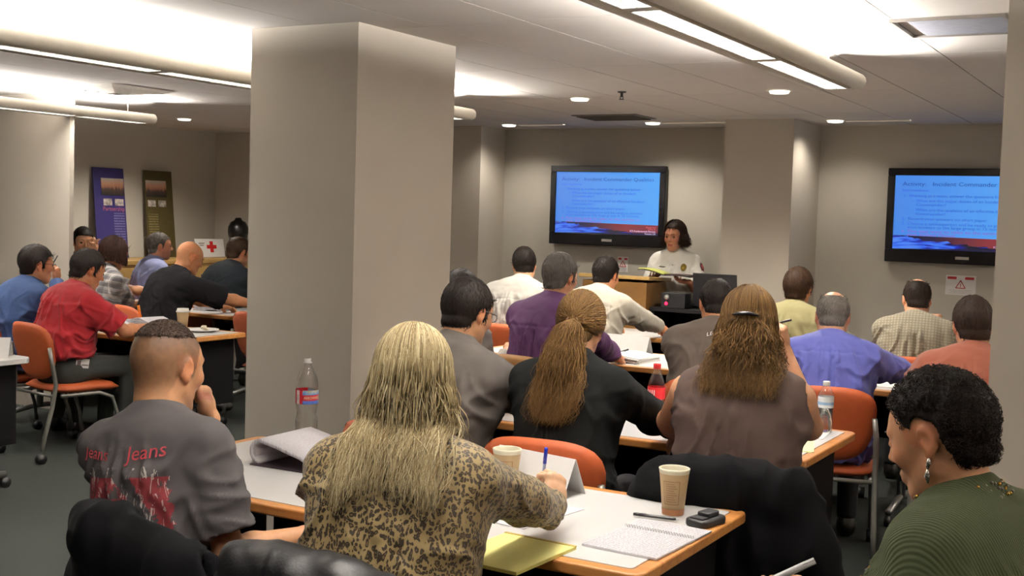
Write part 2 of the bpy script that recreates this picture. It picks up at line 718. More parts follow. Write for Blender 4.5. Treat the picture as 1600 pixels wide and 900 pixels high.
def head_ops(sdf, O, R, hs, c):
    def P(x, y, z):
        return O + R @ (np.array([x, y, z]) * hs)

    def E(x, y, z, r, k=0.02, op='u', Rl=None):
        sdf.ell(P(x, y, z), np.array(r) * hs, R if Rl is None else R @ Rl, k * hs, op)
    fw, jw = c.get('face_w', 1.0), c.get('jaw', 1.0)
    E(0, -0.014, 0.022, (0.076, 0.098, 0.094))
    E(0, 0.030, 0.010, (0.066 * fw, 0.066, 0.075), 0.03)
    E(0, 0.040, -0.050, (0.056 * fw, 0.050, 0.068), 0.03)
    E(0, 0.068, -0.108, (0.024 * jw, 0.022, 0.018), 0.025)
    for s in (-1, 1):
        sdf.cone(P(s * 0.054 * jw, 0.002, -0.062), P(s * 0.018, 0.066, -0.108), 0.018 * hs, 0.015 * hs, 0.025)
        E(s * 0.040 * fw, 0.066, -0.028, (0.024, 0.022, 0.022), 0.02)
        E(s * 0.033, 0.0985, 0.002, (0.0165, 0.014, 0.011), 0.014, 's')
        sdf.cone(P(s * 0.012, 0.094, 0.020), P(s * 0.046, 0.078, 0.022), 0.008 * hs, 0.006 * hs, 0.014)
        E(s * 0.0325, 0.0835, -0.001, (0.0135, 0.0125, 0.0115), 0.003)
    # nose, mouth
    nl = c.get('nose', 1.0)
    sdf.cone(P(0, 0.090, 0.012), P(0, 0.094 + 0.020 * nl, -0.030), 0.0075 * hs, 0.0105 * hs, 0.010)
    for s in (-1, 1):
        E(s * 0.012, 0.098, -0.036, (0.0085, 0.012, 0.0075), 0.008)
    E(0, 0.086, -0.072, (0.026, 0.014, 0.020), 0.012)
    sdf.cone(P(-0.017, 0.0945, -0.0655), P(0.017, 0.0945, -0.0655), 0.0045 * hs, 0.0045 * hs, 0.007)
    sdf.cone(P(-0.014, 0.0935, -0.0790), P(0.014, 0.0935, -0.0790), 0.0055 * hs, 0.0055 * hs, 0.007)
    sdf.cone(P(-0.022, 0.0990, -0.0722), P(0.022, 0.0990, -0.0722), 0.0016 * hs, 0.0016 * hs, 0.003, 's')
    # ears
    for s in (-1, 1):
        Re = rotz(s * rad(-22)) @ rotx(rad(-10))
        E(s * 0.0790, -0.010, -0.008, (0.0085, 0.0195, 0.0310), 0.006, 'u', Re)
        E(s * 0.0765, -0.004, -0.036, (0.0075, 0.010, 0.012), 0.006, 'u', Re)
        E(s * 0.0885, -0.006, -0.006, (0.0070, 0.0105, 0.0190), 0.005, 's', Re)
        E(s * 0.0815, 0.004, -0.014, (0.0060, 0.005, 0.007), 0.004, 'u', Re)
    return P


HAIRLINE = {
    'man': ([-0.13, -0.05, -0.030, -0.022, 0.0, 0.011, 0.015, 0.029, 0.034, 0.05, 0.07, 0.1], [-0.088, -0.082, -0.052, 0.0, 0.022, 0.01, -0.032, -0.032, 0.02, 0.05, 0.060, 0.064]),
    'woman': ([-0.13, -0.05, -0.03, 0.0, 0.02, 0.034, 0.05, 0.07, 0.1], [-0.10, -0.09, -0.04, 0.0, 0.0, 0.02, 0.056, 0.070, 0.074]),
    'receding': ([-0.13, -0.05, -0.030, -0.022, 0.0, 0.011, 0.015, 0.029, 0.034, 0.05, 0.07, 0.1], [-0.088, -0.082, -0.052, 0.0, 0.022, 0.01, -0.032, -0.032, 0.03, 0.075, 0.092, 0.098]),
}


def hair_cap(O, R, hs, thick, line, h, crown=None, top_only=None, lump=0.0, seed=0, back=1.0):
    ys, zs = HAIRLINE[line]

    def fn(X, Y, Z):
        x, y, z = X - O[0], Y - O[1], Z - O[2]
        l = [(R[0, i] * x + R[1, i] * y + R[2, i] * z) / hs for i in range(3)]

        def e(c, r):
            q = [(l[i] - c[i]) / r[i] for i in range(3)]
            k0 = np.sqrt(q[0] ** 2 + q[1] ** 2 + q[2] ** 2)
            k1 = np.sqrt((q[0] / r[0]) ** 2 + (q[1] / r[1]) ** 2 + (q[2] / r[2]) ** 2) + 1e-9
            return k0 * (k0 - 1) / k1
        t = thick
        d = e((0, -0.014, 0.022), (0.076 + t * 0.8, 0.098 + t, 0.094 + t))
        d2 = e((0, 0.028, 0.012), (0.066 + t, 0.066 + t, 0.076 + t))
        d3 = e((0, -0.035, -0.045), (0.060 + t * 0.6, 0.062 + t * 0.6, 0.060))
        d = np.minimum(np.minimum(d, d2), d3)
        if lump:
            sh = d.shape
            pp = np.stack([np.broadcast_to(v, sh).ravel() for v in l], 1)
            n = vnoise(pp * 55, seed) + 0.6 * vnoise(pp * 110, seed + 1)
            d = d + lump * n.reshape(sh)
        reg = (np.interp(l[1], ys, zs) - l[2]) * 0.75
        d = np.maximum(d, reg)
        if crown is not None:
            q = np.sqrt((l[0] - crown[0]) ** 2 + (l[1] - crown[1]) ** 2 + (l[2] - crown[2]) ** 2)
            d = np.maximum(d, crown[3] - q)
        if top_only is not None:
            d = np.maximum(d, (top_only - l[2]) * 0.8)
        return d * hs
    s = SDF()
    m = 0.14 * hs + thick
    s.func(fn, O - m, O + m, k=0)
    return s.mesh(h, 1)


def col_mix(cols, n, rng):
    cols = np.array([srgb(c) if isinstance(c, str) else c for c in cols])
    a = rng.integers(0, len(cols), n)
    b = rng.integers(0, len(cols), n)
    t = rng.random((n, 1))
    return cols[a] * (1 - t) + cols[b] * t


def scalp(phi, el, rx=0.083, ry=0.104, rz=0.100):
    """points on the scalp in head units: azimuth phi (0 = right, pi/2 = face), elevation el"""
    return np.stack([rx * np.cos(phi) * np.cos(el), -0.013 + ry * np.sin(phi) * np.cos(el), 0.020 + rz * np.sin(el)], -1)


def short_strands(V, F, O, R, hs, n, length, rng, lift=0.003, cols=None, r=0.0011, messy=0.25, crown=(0.0, -0.05, 0.12)):
    N = vnormals(V, F)
    i = rng.integers(0, len(V), n)
    p, nn = V[i], N[i]
    cr = O + R @ (np.array(crown) * hs)
    d = p - cr
    d = d + rng.normal(0, messy * 0.08, d.shape)
    d -= nn * (d * nn).sum(1)[:, None]
    d /= np.linalg.norm(d, axis=1)[:, None] + 1e-9
    L = length * (0.6 + 0.6 * rng.random(n))[:, None]
    k = 5
    P = np.zeros((n, k, 3))
    for j in range(k):
        t = j / (k - 1)
        P[:, j] = p - nn * 0.002 + d * L * t + nn * (lift * math.sin(t * 2.2) - (L * t) ** 2 / (2 * 0.1))
    rr = r * np.array([0.9, 1, 1, 0.8, 0.25])
    SV, SF, si = strands_mesh(P, rr)
    return SV, SF, col_mix(cols, n, rng)[si]


def long_strands(O, R, hs, rng, n, length, phi0, phi1, prof, wave=0.01, wfreq=18, cols=None, r=0.0016, k=16, part=0.0, clump=60, lift=0.004, tie=None,
                 tie_curve=None, tie_w=None, flat=0.55, sdf=None, el_lo=0.05, gap=0.006, ends=0.25, tipw=0.15, kink=0.0, pad=0.0, front=False):
    """strands over the scalp that hang down by their weight, or run to a tie point and hang from there"""
    yaw = math.atan2(-R[0, 1], R[1, 1])
    Ry = rotz(yaw)
    phi = rng.uniform(phi0, phi1, n)
    el0 = np.arcsin(rng.uniform(math.sin(el_lo), 0.995, n))
    cid = rng.integers(0, clump, n)
    P = np.zeros((n, k, 3))
    ka = k // 3 if tie is None else k // 3
    root = scalp(phi, el0) * (1 + rng.uniform(0, lift * 8, n))[:, None]
    if tie is None:
        L = length * (1 - ends * rng.random(n) ** 1.5) * (1 - 0.12 * rng.random(clump)[cid])
        layer = rng.uniform(0, 1, n)
        eq = scalp(phi, np.full(n, 0.0))
        for j in range(ka):
            t = j / (ka - 1)
            P[:, j] = O + (scalp(phi, el0 * (1 - t)) * (1.02 + pad / 0.09 + 0.06 * layer)[:, None] * hs) @ R.T
        start = P[:, ka - 1].copy()
        axis = O + Ry @ np.array([0, -0.013, 0]) * hs
        z0 = start[:, 2]
        for j in range(ka, k):
            t = (j - ka + 1) / (k - ka)
            dz = L * t
            m = np.interp(dz, prof[0], prof[1])
            back = np.interp(dz, prof[0], prof[2])
            q = axis + (start - axis) * m[:, None]
            q[:, 2] = z0 - dz
            q += (Ry @ np.array([0, -1.0, 0])) * back[:, None]
            P[:, j] = q
    else:
        tp = np.array(tie)
        for j in range(ka):
            t = j / (ka - 1)
            q = root * (1 - t) + tp * t
            rad_ = np.linalg.norm((q - np.array([0, -0.013, 0.02])) / np.array([0.083, 0.104, 0.100]), axis=1)
            want = 1.02 + pad / 0.09 + 0.05 * rng.random(n) * (1 - t)
            q = np.where((rad_ < want)[:, None], np.array([0, -0.013, 0.02]) + (q - np.array([0, -0.013, 0.02])) * (want / rad_)[:, None], q)
            P[:, j] = O + (q * hs) @ R.T
        a = rng.uniform(0, 2 * math.pi, n)
        rr_ = np.sqrt(rng.random(n))
        L = 1 - ends * rng.random(n)
        cur = np.array(tie_curve)
        for j in range(ka, k):
            t = (j - ka + 1) / (k - ka)
            tt = t * L
            c = np.stack([np.interp(tt, np.linspace(0, 1, len(cur)), cur[:, i]) for i in range(3)], 1)
            wv = np.interp(tt, np.linspace(0, 1, len(tie_w)), tie_w)
            base = O + R @ (tp * hs)
            P[:, j] = base + (c + np.stack([np.cos(a) * rr_ * wv, np.sin(a) * rr_ * wv * flat, 0 * a], 1)) @ Ry.T
    # locks: shared waves per clump plus a little of each strand's own
    s = np.arange(k) / (k - 1)
    grow = np.clip((np.arange(k) - ka + 2) / (k - ka), 0, 1)
    ph, ph2 = rng.uniform(0, 6.28, clump), rng.uniform(0, 6.28, n)
    dirs = rng.normal(0, 1, (clump, 3))
    dirs[:, 2] *= 0.3
    wv = np.sin(s[None, :] * wfreq * 0.35 + ph[cid][:, None]) * wave
    P += (dirs[cid][:, None, :] * (wv * grow[None, :])[..., None])
    wv2 = np.sin(s[None, :] * wfreq * 0.9 + ph[cid][:, None] * 2) * wave * 0.55
    P += dirs[cid][:, None, ::-1] * (wv2 * grow[None, :])[..., None] * np.array([1, 1, 0.2])
    P += rng.normal(0, 1, (n, 1, 3)) * (np.sin(s[None, :] * wfreq * 0.5 + ph2[:, None]) * wave * 0.35 * grow[None, :])[..., None]
    if kink:
        P += rng.normal(0, kink, P.shape) * grow[None, :, None]
    if sdf is not None:
        if front:
            P[:, ka:] = push_out(sdf, P[:, ka:], gap)
        else:
            lay = gap + rng.uniform(0, 0.022, n)[:, None] * np.ones(k - ka)
            P[:, ka:] = push_back(sdf, P[:, ka:], gap, np.array([0, -1.0, 0.12]))
            P[:, ka:] += np.array([0, -1.0, 0.15]) * (lay - gap)[..., None] * np.linspace(0.2, 1, k - ka)[None, :, None]
    rr = r * np.interp(s, [0, 0.1, 0.75, 1], [0.9, 1, 0.9, tipw])
    V, F, si = strands_mesh(P, rr)
    cc = col_mix(cols, clump, rng)[cid] * 0.55 + col_mix(cols, n, rng) * 0.45
    return V, F, cc[si]


def hair_mat(name='hair', rough=0.42):
    if name in MATS:
        return MATS[name]
    n = NT(name)
    a = n.n('ShaderNodeAttribute', attribute_name='col')
    n.base(a.outputs['Color'])
    n.set(Roughness=rough + 0.14)
    n.b.inputs['Specular IOR Level'].default_value = 0.12
    n.bump(n.noise(n.coords('Object', (1, 1, 0.35)), 420, 2, 0.7), 0.5, 0.002)
    MATS[name] = n.m
    return n.m


def skin_mat():
    if 'skin' in MATS:
        return MATS['skin']
    n = NT('skin')
    a = n.n('ShaderNodeAttribute', attribute_name='col')
    v = n.coords('Object')
    f = n.noise(v, 60, 3)
    n.base(n.mix(0.5, a.outputs['Color'], n.ramp(f, [(0.3, (0.78, 0.74, 0.72)), (0.7, (1.0, 1.0, 1.0))]), 'MULTIPLY'))
    n.set(Roughness=0.48)
    n.b.inputs['Specular IOR Level'].default_value = 0.35
    n.b.inputs['Subsurface Weight'].default_value = 0.08
    n.b.inputs['Subsurface Radius'].default_value = (0.010, 0.004, 0.002)
    n.b.inputs['Subsurface Scale'].default_value = 1.0
    n.bump(n.noise(v, 700, 2), 0.12, 0.0008)
    MATS['skin'] = n.m
    return n.m


def paint(V, O, R, hs, c, skin):
    """vertex colours of a body: skin tone, lips, stubble, shaved hair"""
    L = ((V - O) @ R) / hs
    C = np.tile(np.array(skin), (len(V), 1))
    head = (np.abs(L) < 0.2).all(1)
    red = np.exp(-(((np.abs(L[:, 0]) - 0.045) / 0.022) ** 2 + ((L[:, 1] - 0.07) / 0.04) ** 2 + ((L[:, 2] + 0.03) / 0.025) ** 2)) * head
    C = C * (1 - 0.25 * red[:, None] * np.array([0.1, 1, 1]))
    ear = head & (np.abs(L[:, 0]) > 0.071) & (np.abs(L[:, 2] + 0.01) < 0.04) & (np.abs(L[:, 1]) < 0.04)
    C[ear] *= np.array([1.06, 0.86, 0.82])
    lip = smooth01(0.0235 - np.abs(L[:, 0]), 0, 0.006) * smooth01(0.0125 - np.abs(L[:, 2] + 0.0725), 0, 0.004) * (L[:, 1] > 0.078) * head
    lc = np.array(srgb(c.get('lips', '#9a5f52')))
    C = C * (1 - lip[:, None] * 0.8) + lc * lip[:, None] * 0.8
    st = c.get('stubble', 0)
    if st:
        m = smooth01(-L[:, 2], 0.035, 0.06) * smooth01(L[:, 1], 0.0, 0.03) * head * (1 - lip) * smooth01(L[:, 2], -0.16, -0.13)
        C = C * (1 - st * m[:, None] * np.array([0.7, 0.66, 0.6]))
    if c.get('buzz') is not None:
        bz = np.array(srgb(c['buzz']))
        ys, zs = HAIRLINE['man']
        inside = smooth01(L[:, 2] - np.interp(L[:, 1], ys, zs), -0.006, 0.012) * head
        # the clipped sides get denser towards the top
        dens = np.interp(L[:, 2], [-0.08, -0.03, 0.03, 0.075, 0.10], c.get('fade', [0.15, 0.42, 0.5, 0.62, 0.9]))
        nz = 0.06 * vnoise(L * 60, 3) + 0.05 * vnoise(L * 150, 4)
        m = np.clip(inside * (dens + nz), 0, 1)
        C = C * (1 - m[:, None]) + bz * m[:, None]
    return np.clip(C, 0, 1)


def cloth_mat(name, color, kind='plain', col2=None, scale=1.0, rough=0.85, sheen=0.25, fine=900):
    if name in MATS:
        return MATS[name]
    n = NT(name)
    c = srgb(color)
    v = n.coords('Object')
    m = n.noise(v, 7, 4, 0.6)
    out = n.ramp(m, [(0.25, tuple(x * 0.90 for x in c)), (0.75, tuple(min(1, x * 1.08) for x in c))])
    if kind in ('check', 'plaid', 'stripe'):
        a = n.attr('loc')
        sep = n.n('ShaderNodeSeparateXYZ')
        n.l(a, sep.inputs[0])

        def lines(sock, per, duty):
            fr = n.math('FRACT', n.math('MULTIPLY', sock, 1.0 / per))
            return n.math('LESS_THAN', fr, duty)
        c2 = srgb(col2)
        if kind == 'check':
            lx, lz = lines(sep.outputs[0], 0.014 * scale, 0.32), lines(sep.outputs[2], 0.014 * scale, 0.32)
            out = n.mix(n.math('MULTIPLY', n.math('MAXIMUM', lx, lz), 0.75), out, c2)
        elif kind == 'stripe':
            out = n.mix(n.math('MULTIPLY', lines(sep.outputs[0], 0.012 * scale, 0.4), 0.7), out, c2)
        else:
            lx, lz = lines(sep.outputs[0], 0.055 * scale, 0.5), lines(sep.outputs[2], 0.055 * scale, 0.5)
            out = n.mix(n.math('MULTIPLY', lx, 0.55), out, c2)
            out = n.mix(n.math('MULTIPLY', lz, 0.55), out, c2)
            tx, tz = lines(n.math('ADD', sep.outputs[0], 0.012), 0.055 * scale, 0.07), lines(n.math('ADD', sep.outputs[2], 0.012), 0.055 * scale, 0.07)
            out = n.mix(n.math('MULTIPLY', n.math('MAXIMUM', tx, tz), 0.5), out, srgb('#e8e4dc'))
    elif kind == 'leopard':
        a = n.attr('loc', (1.0, 1.0, 0.72))
        dn = n.n('ShaderNodeTexNoise')
        dn.inputs['Scale'].default_value = 40
        n.l(a, dn.inputs['Vector'])
        add = n.n('ShaderNodeMix', data_type='VECTOR')
        add.inputs[0].default_value = 0.025
        n.l(a, add.inputs[4])
        n.l(dn.outputs['Color'], add.inputs[5])
        vo = n.n('ShaderNodeTexVoronoi', feature='F1')
        vo.inputs['Scale'].default_value = 112
        vo.inputs['Randomness'].default_value = 0.8
        n.l(add.outputs[1], vo.inputs['Vector'])
        d = vo.outputs['Distance']
        gaps = n.noise(a, 95, 2)
        ring = n.ramp(d, [(0.0, 0.35), (0.17, 0.4), (0.26, 1.0), (0.44, 1.0), (0.52, 0.0)])
        spot = n.math('MULTIPLY', n.math('GREATER_THAN', n.math('ADD', ring, n.math('MULTIPLY', n.math('SUBTRACT', gaps, 0.5), 1.5)), 0.47), 0.95)
        mid = n.ramp(d, [(0.0, srgb('#5f4a2a')), (0.3, srgb('#6d5a38')), (0.5, srgb('#82704b')), (1.0, srgb('#8b7953'))])
        out = n.mix(spot, mid, srgb('#1d140b'))
    elif kind == 'ribs':
        a = n.attr('loc')
        sep = n.n('ShaderNodeSeparateXYZ')
        n.l(a, sep.inputs[0])
        wv = n.math('SINE', n.math('MULTIPLY', sep.outputs[0], 6.2832 / (0.0055 * scale)))
        out = n.mix(n.math('MULTIPLY_ADD', wv, 0.12, 0.14), out, tuple(x * 0.35 for x in c))
        n.bump(wv, 0.55, 0.0012)
    elif kind == 'print':
        # faded red and white graphic between the shoulder blades
        a = n.attr('loc')
        sep = n.n('ShaderNodeSeparateXYZ')
        n.l(a, sep.inputs[0])
        x, y, z = sep.outputs[0], sep.outputs[1], sep.outputs[2]
        back = n.math('LESS_THAN', y, 0.0)
        n1 = n.noise(n.attr('loc', (1, 1, 0.6)), 38, 4, 0.7, 0.6)
        n2 = n.noise(n.attr('loc', (2.2, 1, 0.5), rot=(0, 0.5, 0)), 42, 3, 0.6, 1.2)
        ax = n.math('ABSOLUTE', n.math('ADD', x, 0.015))
        low = n.math('SUBTRACT', 0.425, z)
        wing = n.math('SUBTRACT', 0.122, n.math('ABSOLUTE', n.math('SUBTRACT', ax, 0.0)))
        ins = n.math('MULTIPLY', n.math('GREATER_THAN', n.math('ADD', wing, n.math('MULTIPLY', n.math('SUBTRACT', n1, 0.5), 0.10)), 0.0),
                     n.math('MULTIPLY', n.math('GREATER_THAN', low, 0.045), n.math('LESS_THAN', low, 0.30)))
        ins = n.math('MULTIPLY', ins, back)
        vcut = n.math('GREATER_THAN', n.math('ADD', n.math('MULTIPLY', n.math('ABSOLUTE', n.math('SUBTRACT', n.math('ADD', x, 0.055), n.math('MULTIPLY', low, 0.55))), 14.0), n.math('MULTIPLY', n1, 0.6)), 0.62)
        redf = n.math('MULTIPLY', n.math('MULTIPLY', ins, vcut), n.math('GREATER_THAN', n1, 0.40))
        redf = n.math('MULTIPLY', redf, n.math('GREATER_THAN', low, 0.07))
        out = n.mix(n.math('MULTIPLY', redf, 0.8), out, srgb('#8c2f35'))
        wh = n.math('MULTIPLY', ins, n.math('GREATER_THAN', n2, 0.60))
        out = n.mix(n.math('MULTIPLY', wh, 0.62), out, srgb('#c9c3bb'))
    n.base(out)
    n.set(Roughness=rough)
    n.b.inputs['Specular IOR Level'].default_value = 0.06 if sum(c) < 0.06 else 0.25
    n.b.inputs['Sheen Weight'].default_value = sheen * (0.03 if sum(c) < 0.25 else 0.5)
    n.b.inputs['Sheen Roughness'].default_value = 0.5
    if kind != 'ribs':
        n.bump(n.noise(v, fine, 2), 0.2, 0.001)
    MATS[name] = n.m
    return n.m


def ik(S, W, L1, L2, pole):
    d = W - S
    D = np.linalg.norm(d)
    if D > (L1 + L2) * 0.995:
        W = S + d / D * (L1 + L2) * 0.995
        d = W - S
        D = np.linalg.norm(d)
    a = (L1 * L1 - L2 * L2 + D * D) / (2 * D)
    hgt = math.sqrt(max(L1 * L1 - a * a, 1e-6))
    u = d / D
    pl = np.asarray(pole, float)
    pl = nrm(pl - u * (pl @ u))
    return S + u * a + pl * hgt, W


STN = {'m': ([-0.06, 0.05, 0.17, 0.29, 0.39, 0.45], [0.160, 0.166, 0.156, 0.166, 0.176, 0.140], [0.118, 0.118, 0.108, 0.114, 0.108, 0.078]),
       'f': ([-0.06, 0.05, 0.17, 0.29, 0.39, 0.45], [0.166, 0.168, 0.136, 0.146, 0.156, 0.122], [0.120, 0.118, 0.098, 0.106, 0.098, 0.070])}


def person(label, top, yaw, c, group=None):
    """c holds pose, looks and clothes; top is where the top of the head is, yaw the way the person faces (0 = towards the screens)"""
    sex = c.get('sex', 'm')
    seat = c.get('seat', 0.46)
    rng = np.random.default_rng(c.get('seed', abs(hash(label)) % 1000 if False else sum(map(ord, label)) % 9973))
    yaw = rad(yaw)
    stand = c.get('stand', False)
    a0, a1 = (rad(x) for x in c.get('lean', (6, 14)))
    sd = rad(c.get('side', 0))
    hy, hp, hr = (rad(x) for x in c.get('head', (0, 12, 0)))
    T = 0.52
    hs0 = c.get('hs', 1.0 if sex == 'm' else 0.95)

    def skel(S):
        p = np.array([0, 0, (c.get('hip_z', 0.93) if stand else seat + 0.085 * S)])
        pts, fr = [p], []
        N = 13
        for i in range(N):
            a = a0 + (a1 - a0) * (i + 0.5) / N
            d = roty(sd) @ rotx(-a) @ np.array([0, 0, 1.0])
            p = p + d * T * S / N
            pts.append(p)
        R1 = roty(sd) @ rotx(-a1)
        nk = rotx(-(a1 * 0.55 + rad(10)) + 0) @ np.array([0, 0, 1.0])
        nk = nrm(nk + np.array([math.sin(sd), 0, 0]))
        C7 = pts[-1]
        atlas = C7 + nk * 0.088 * S
        Rh = rotz(hy) @ rotx(-hp) @ roty(hr)
        O = atlas + Rh @ (np.array([0, 0.022, 0.055]) * hs0)
        ht = c.get('hair_top', 0.012)
        topl = O + np.array([0, 0, (0.116 + ht) * hs0])
        return np.array(pts), R1, C7, atlas, Rh, O, topl
    S = c.get('S', 1.0)
    if 'S' not in c:
        for _ in range(4):
            tz = skel(S)[6][2]
            base = 0.0 if stand else seat
            S *= 1 + 0.9 * ((top[2] - base) / (tz - base) - 1) if not stand else 1.0
        S = min(max(S, 0.86), 1.16)
    pts, R1, C7, atlas, Rh, O, topl = skel(S)
    if stand:
        pts, C7, atlas, O, topl = (x + np.array([0, 0, top[2] - topl[2]]) for x in (pts, C7, atlas, O, topl))
    Rz = rotz(yaw)
    loc = np.array([top[0], top[1], 0]) - Rz @ np.array([topl[0], topl[1], 0])

    def to_local(wp):
        return Rz.T @ (np.asarray(wp, float) - loc)
    root = thing('person', label, 'person', loc, yaw, group)
    sarr = np.linspace(0, T, len(pts))

    def sp(s):
        s = s
        if s < 0:
            return pts[0] + (pts[0] - pts[1]) / (T / 13) * (-s)
        return np.array([np.interp(s, sarr, pts[:, i]) for i in range(3)])
    right = roty(sd) @ np.array([1.0, 0, 0])
    tw = rad(c.get('twist', 0))
    rsh = rotz(tw) @ right
    shx = c.get('shoulder', 0.178 if sex == 'm' else 0.152) * S
    SH = {k: sp(0.432) + rsh * s * shx + R1 @ np.array([0, -0.004, 0]) * S for k, s in (('R', 1), ('L', -1))}
    for k in SH:
        SH[k] = SH[k] + np.array(c.get('shrug' + k, (0, 0, 0)))
    st = STN[sex]
    fat = c.get('fat', 1.0)
    shirt = c.get('shirt', {})
    e = shirt.get('ease', 0.013)
    bk = c.get('bulk', 1.0)

    def torso(sd_, e, s0=-1, cut=None):
        ss, ww, dd = st
        for i in range(len(ss) - 1):
            if ss[i + 1] <= s0:
                continue
            f = [1 + (fat - 1) * np.interp(x, [-0.06, 0.1, 0.25, 0.4, 0.45], [0.8, 1, 1, 0.5, 0.2]) for x in (ss[i], ss[i + 1])]
            rt = right if i < 3 else (right + rsh) if i == 3 else rsh
            sd_.seg(sp(ss[i] * 1.0), sp(ss[i + 1]), (ww[i] * S * f[0] * bk + e), (dd[i] * S * f[0] + e), (ww[i + 1] * S * f[1] * bk + e), (dd[i + 1] * S * f[1] + e), rt, k=0.05, p=2.5, cut=cut)
        nb = C7 + np.array([0, 0, 0.0])
        for k in ('R', 'L'):
            sd_.cone(sp(0.41), SH[k] + (sp(0.41) - SH[k]) * 0.12, 0.062 * S + e, 0.050 * S + e * 0.8, k=0.05)
            sd_.cone(C7 + (atlas - C7) * 0.05, SH[k] + (sp(0.43) - SH[k]) * 0.25, 0.046 * S + e * 0.5, 0.040 * S + e * 0.7, k=0.04)
    L1, L2 = c.get('L1', 0.292) * S * (1 if sex == 'm' else 0.97), c.get('L2', 0.258) * S * (1 if sex == 'm' else 0.96)
    arms = {}
    for k, s in (('R', 1), ('L', -1)):
        a = c.get('arm' + k, {})
        if 'w' in a:
            W = to_local(a['w'])
        else:
            W = np.array(a.get('l', (s * 0.13, 0.40, 0.785)), float)
        E, W = ik(SH[k], W, L1, L2, np.array(a.get('pole', (s * 0.22, -0.5, -0.85)), float))
        fdir = nrm(W - E)
        f = np.array(a['f'], float) if 'f' in a else fdir
        if 'fw' in a:
            f = Rz.T @ np.array(a['fw'], float)
        nn = np.array(a.get('n', (-s * 0.25, 0.1, -1.0)), float)
        if 'nw' in a:
            nn = Rz.T @ np.array(a['nw'], float)
        arms[k] = (SH[k], E, W, f, nn, a.get('hand', LOOSE), a.get('hidden', False))
    # ---- body: head, neck, torso, arms and hands in one surface
    hb = c.get('res', 0.007)
    body = SDF()
    torso(body, -0.004, 0.05)
    tips = {}
    arm_w = c.get('arm_w', 1.0 if sex == 'm' else 0.86)
    for k, s in (('R', 1), ('L', -1)):
        A, E, W, f, nn, hand, hid = arms[k]
        body.cone(A, E, 0.050 * S * arm_w, 0.040 * S * arm_w, k=0.03)
        m = E + (W - E) * 0.3
        body.cone(E, m, 0.040 * S * arm_w, 0.043 * S * arm_w, k=0.02)
        body.cone(m, W, 0.043 * S * arm_w, 0.026 * S * (0.5 + 0.5 * arm_w), k=0.02)
        if not hid:
            tips[k] = hand_ops(body, W + (nrm(f) * 0.004), nrm(f), nn, -s, (S * (1.0 if sex == 'm' else 0.9)) * c.get('hand_s', 1.0), hand)
    nw = c.get('neck_w', 1.0 if sex == 'm' else 0.84)
    body.cone(C7 - (atlas - C7) * 0.35 + R1 @ np.array([0, 0.012, 0]), atlas + Rh @ np.array([0, 0.004, 0.0]), 0.062 * S * nw, 0.056 * S * nw, k=0.03)
    body.cone(atlas + Rh @ np.array([0, -0.012, 0.02]), atlas + Rh @ np.array([0, 0.0, -0.02]), 0.052 * nw, 0.056 * nw, k=0.03)
    HP = head_ops(body, O, Rh, hs0, c)
    V, F = body.mesh(hb, 1)
    skin = tuple(min(1, x * 1.12) for x in srgb(c.get('skin', '#c39a7c')))
    C = paint(V, O, Rh, hs0, c, skin)
    mesh_np('body', V, F, skin_mat(), root, attrs={'col': ('FLOAT_COLOR', C)})
    # ---- shirt
    up = nrm(sp(0.45) - sp(0.0))

    def local(V):
        d = V - pts[0]
        return np.stack([d @ right, d @ nrm(np.cross(up, right)), d @ up], 1)
    hs = max(hb, c.get('cres', 0.008))
    sh = SDF()
    torso(sh, e, cut=[(sp(shirt['hem']), (0, 0, -1.0))] if 'hem' in shirt else [((0, 0, seat + 0.02), (0, 0, -1.0))])
    if c.get('bust'):
        b = c['bust']
        sh.ell(sp(b[0]) + R1 @ np.array([0, b[1], 0]), (b[2], b[3], b[4]), R1, 0.06)
    slv = shirt.get('sleeve', 'long')
    se = shirt.get('sl_ease', 0.010)
    for k in ('R', 'L'):
        A, E, W, f, nn, hand, hid = arms[k]
        if slv == 'none':
            ed = nrm(E - A)
            q = rsh * (1 if k == 'R' else -1)
            sh.cone(A + q * 0.030 + ed * 0.01, E + q * 0.02, 0.056 * S, 0.054 * S, k=0.010, op='s')
            continue
        if slv == 'short':
            ed = nrm(E - A)
            q = A + (E - A) * shirt.get('sl_len', 0.66)
            sh.cone(A, q, 0.058 * S * arm_w + se, 0.055 * S * arm_w + se * 1.6, k=0.035, cut=[(q, ed)])
        else:
            sh.cone(A, E, 0.056 * S * arm_w + se, 0.045 * S * arm_w + se, k=0.035)
            ed = nrm(W - E)
            q = E + (W - E) * shirt.get('sl_len', 0.95)
            sh.cone(E, q, 0.045 * S * arm_w + se, 0.031 * S * arm_w + se * 0.9, k=0.02, cut=[(q, ed)])
    col = shirt.get('collar', 'shirt')
    nk_ax = nrm(atlas - C7)
    cb = C7 - nk_ax * 0.02 + R1 @ np.array([0, 0.008, 0]) * 1
    if col in ('shirt', 'polo'):
        ct = cb + nk_ax * (0.055 if col == 'shirt' else 0.045) * S
        sh.cone(cb, ct, 0.074 * S * nw, 0.066 * S * nw, k=0.018, cut=[(ct, nk_ax + np.array([0, -0.25, 0]))])
        sh.cone(cb + nk_ax * 0.010, cb + nk_ax * 0.026, 0.079 * S * nw, 0.072 * S * nw, k=0.008)
    elif col == 'crew':
        ct = cb + nk_ax * 0.026 * S
        sh.cone(cb, ct, 0.076 * S * nw, 0.068 * S * nw, k=0.02, cut=[(ct, nk_ax + np.array([0, 0.15, 0]))])
    elif col == 'high':
        ct = cb + nk_ax * 0.050 * S
        sh.cone(cb - nk_ax * 0.01, ct, 0.088 * S * nw, 0.074 * S * nw, k=0.02, cut=[(ct, nk_ax + np.array([0, 0.3, 0]))])
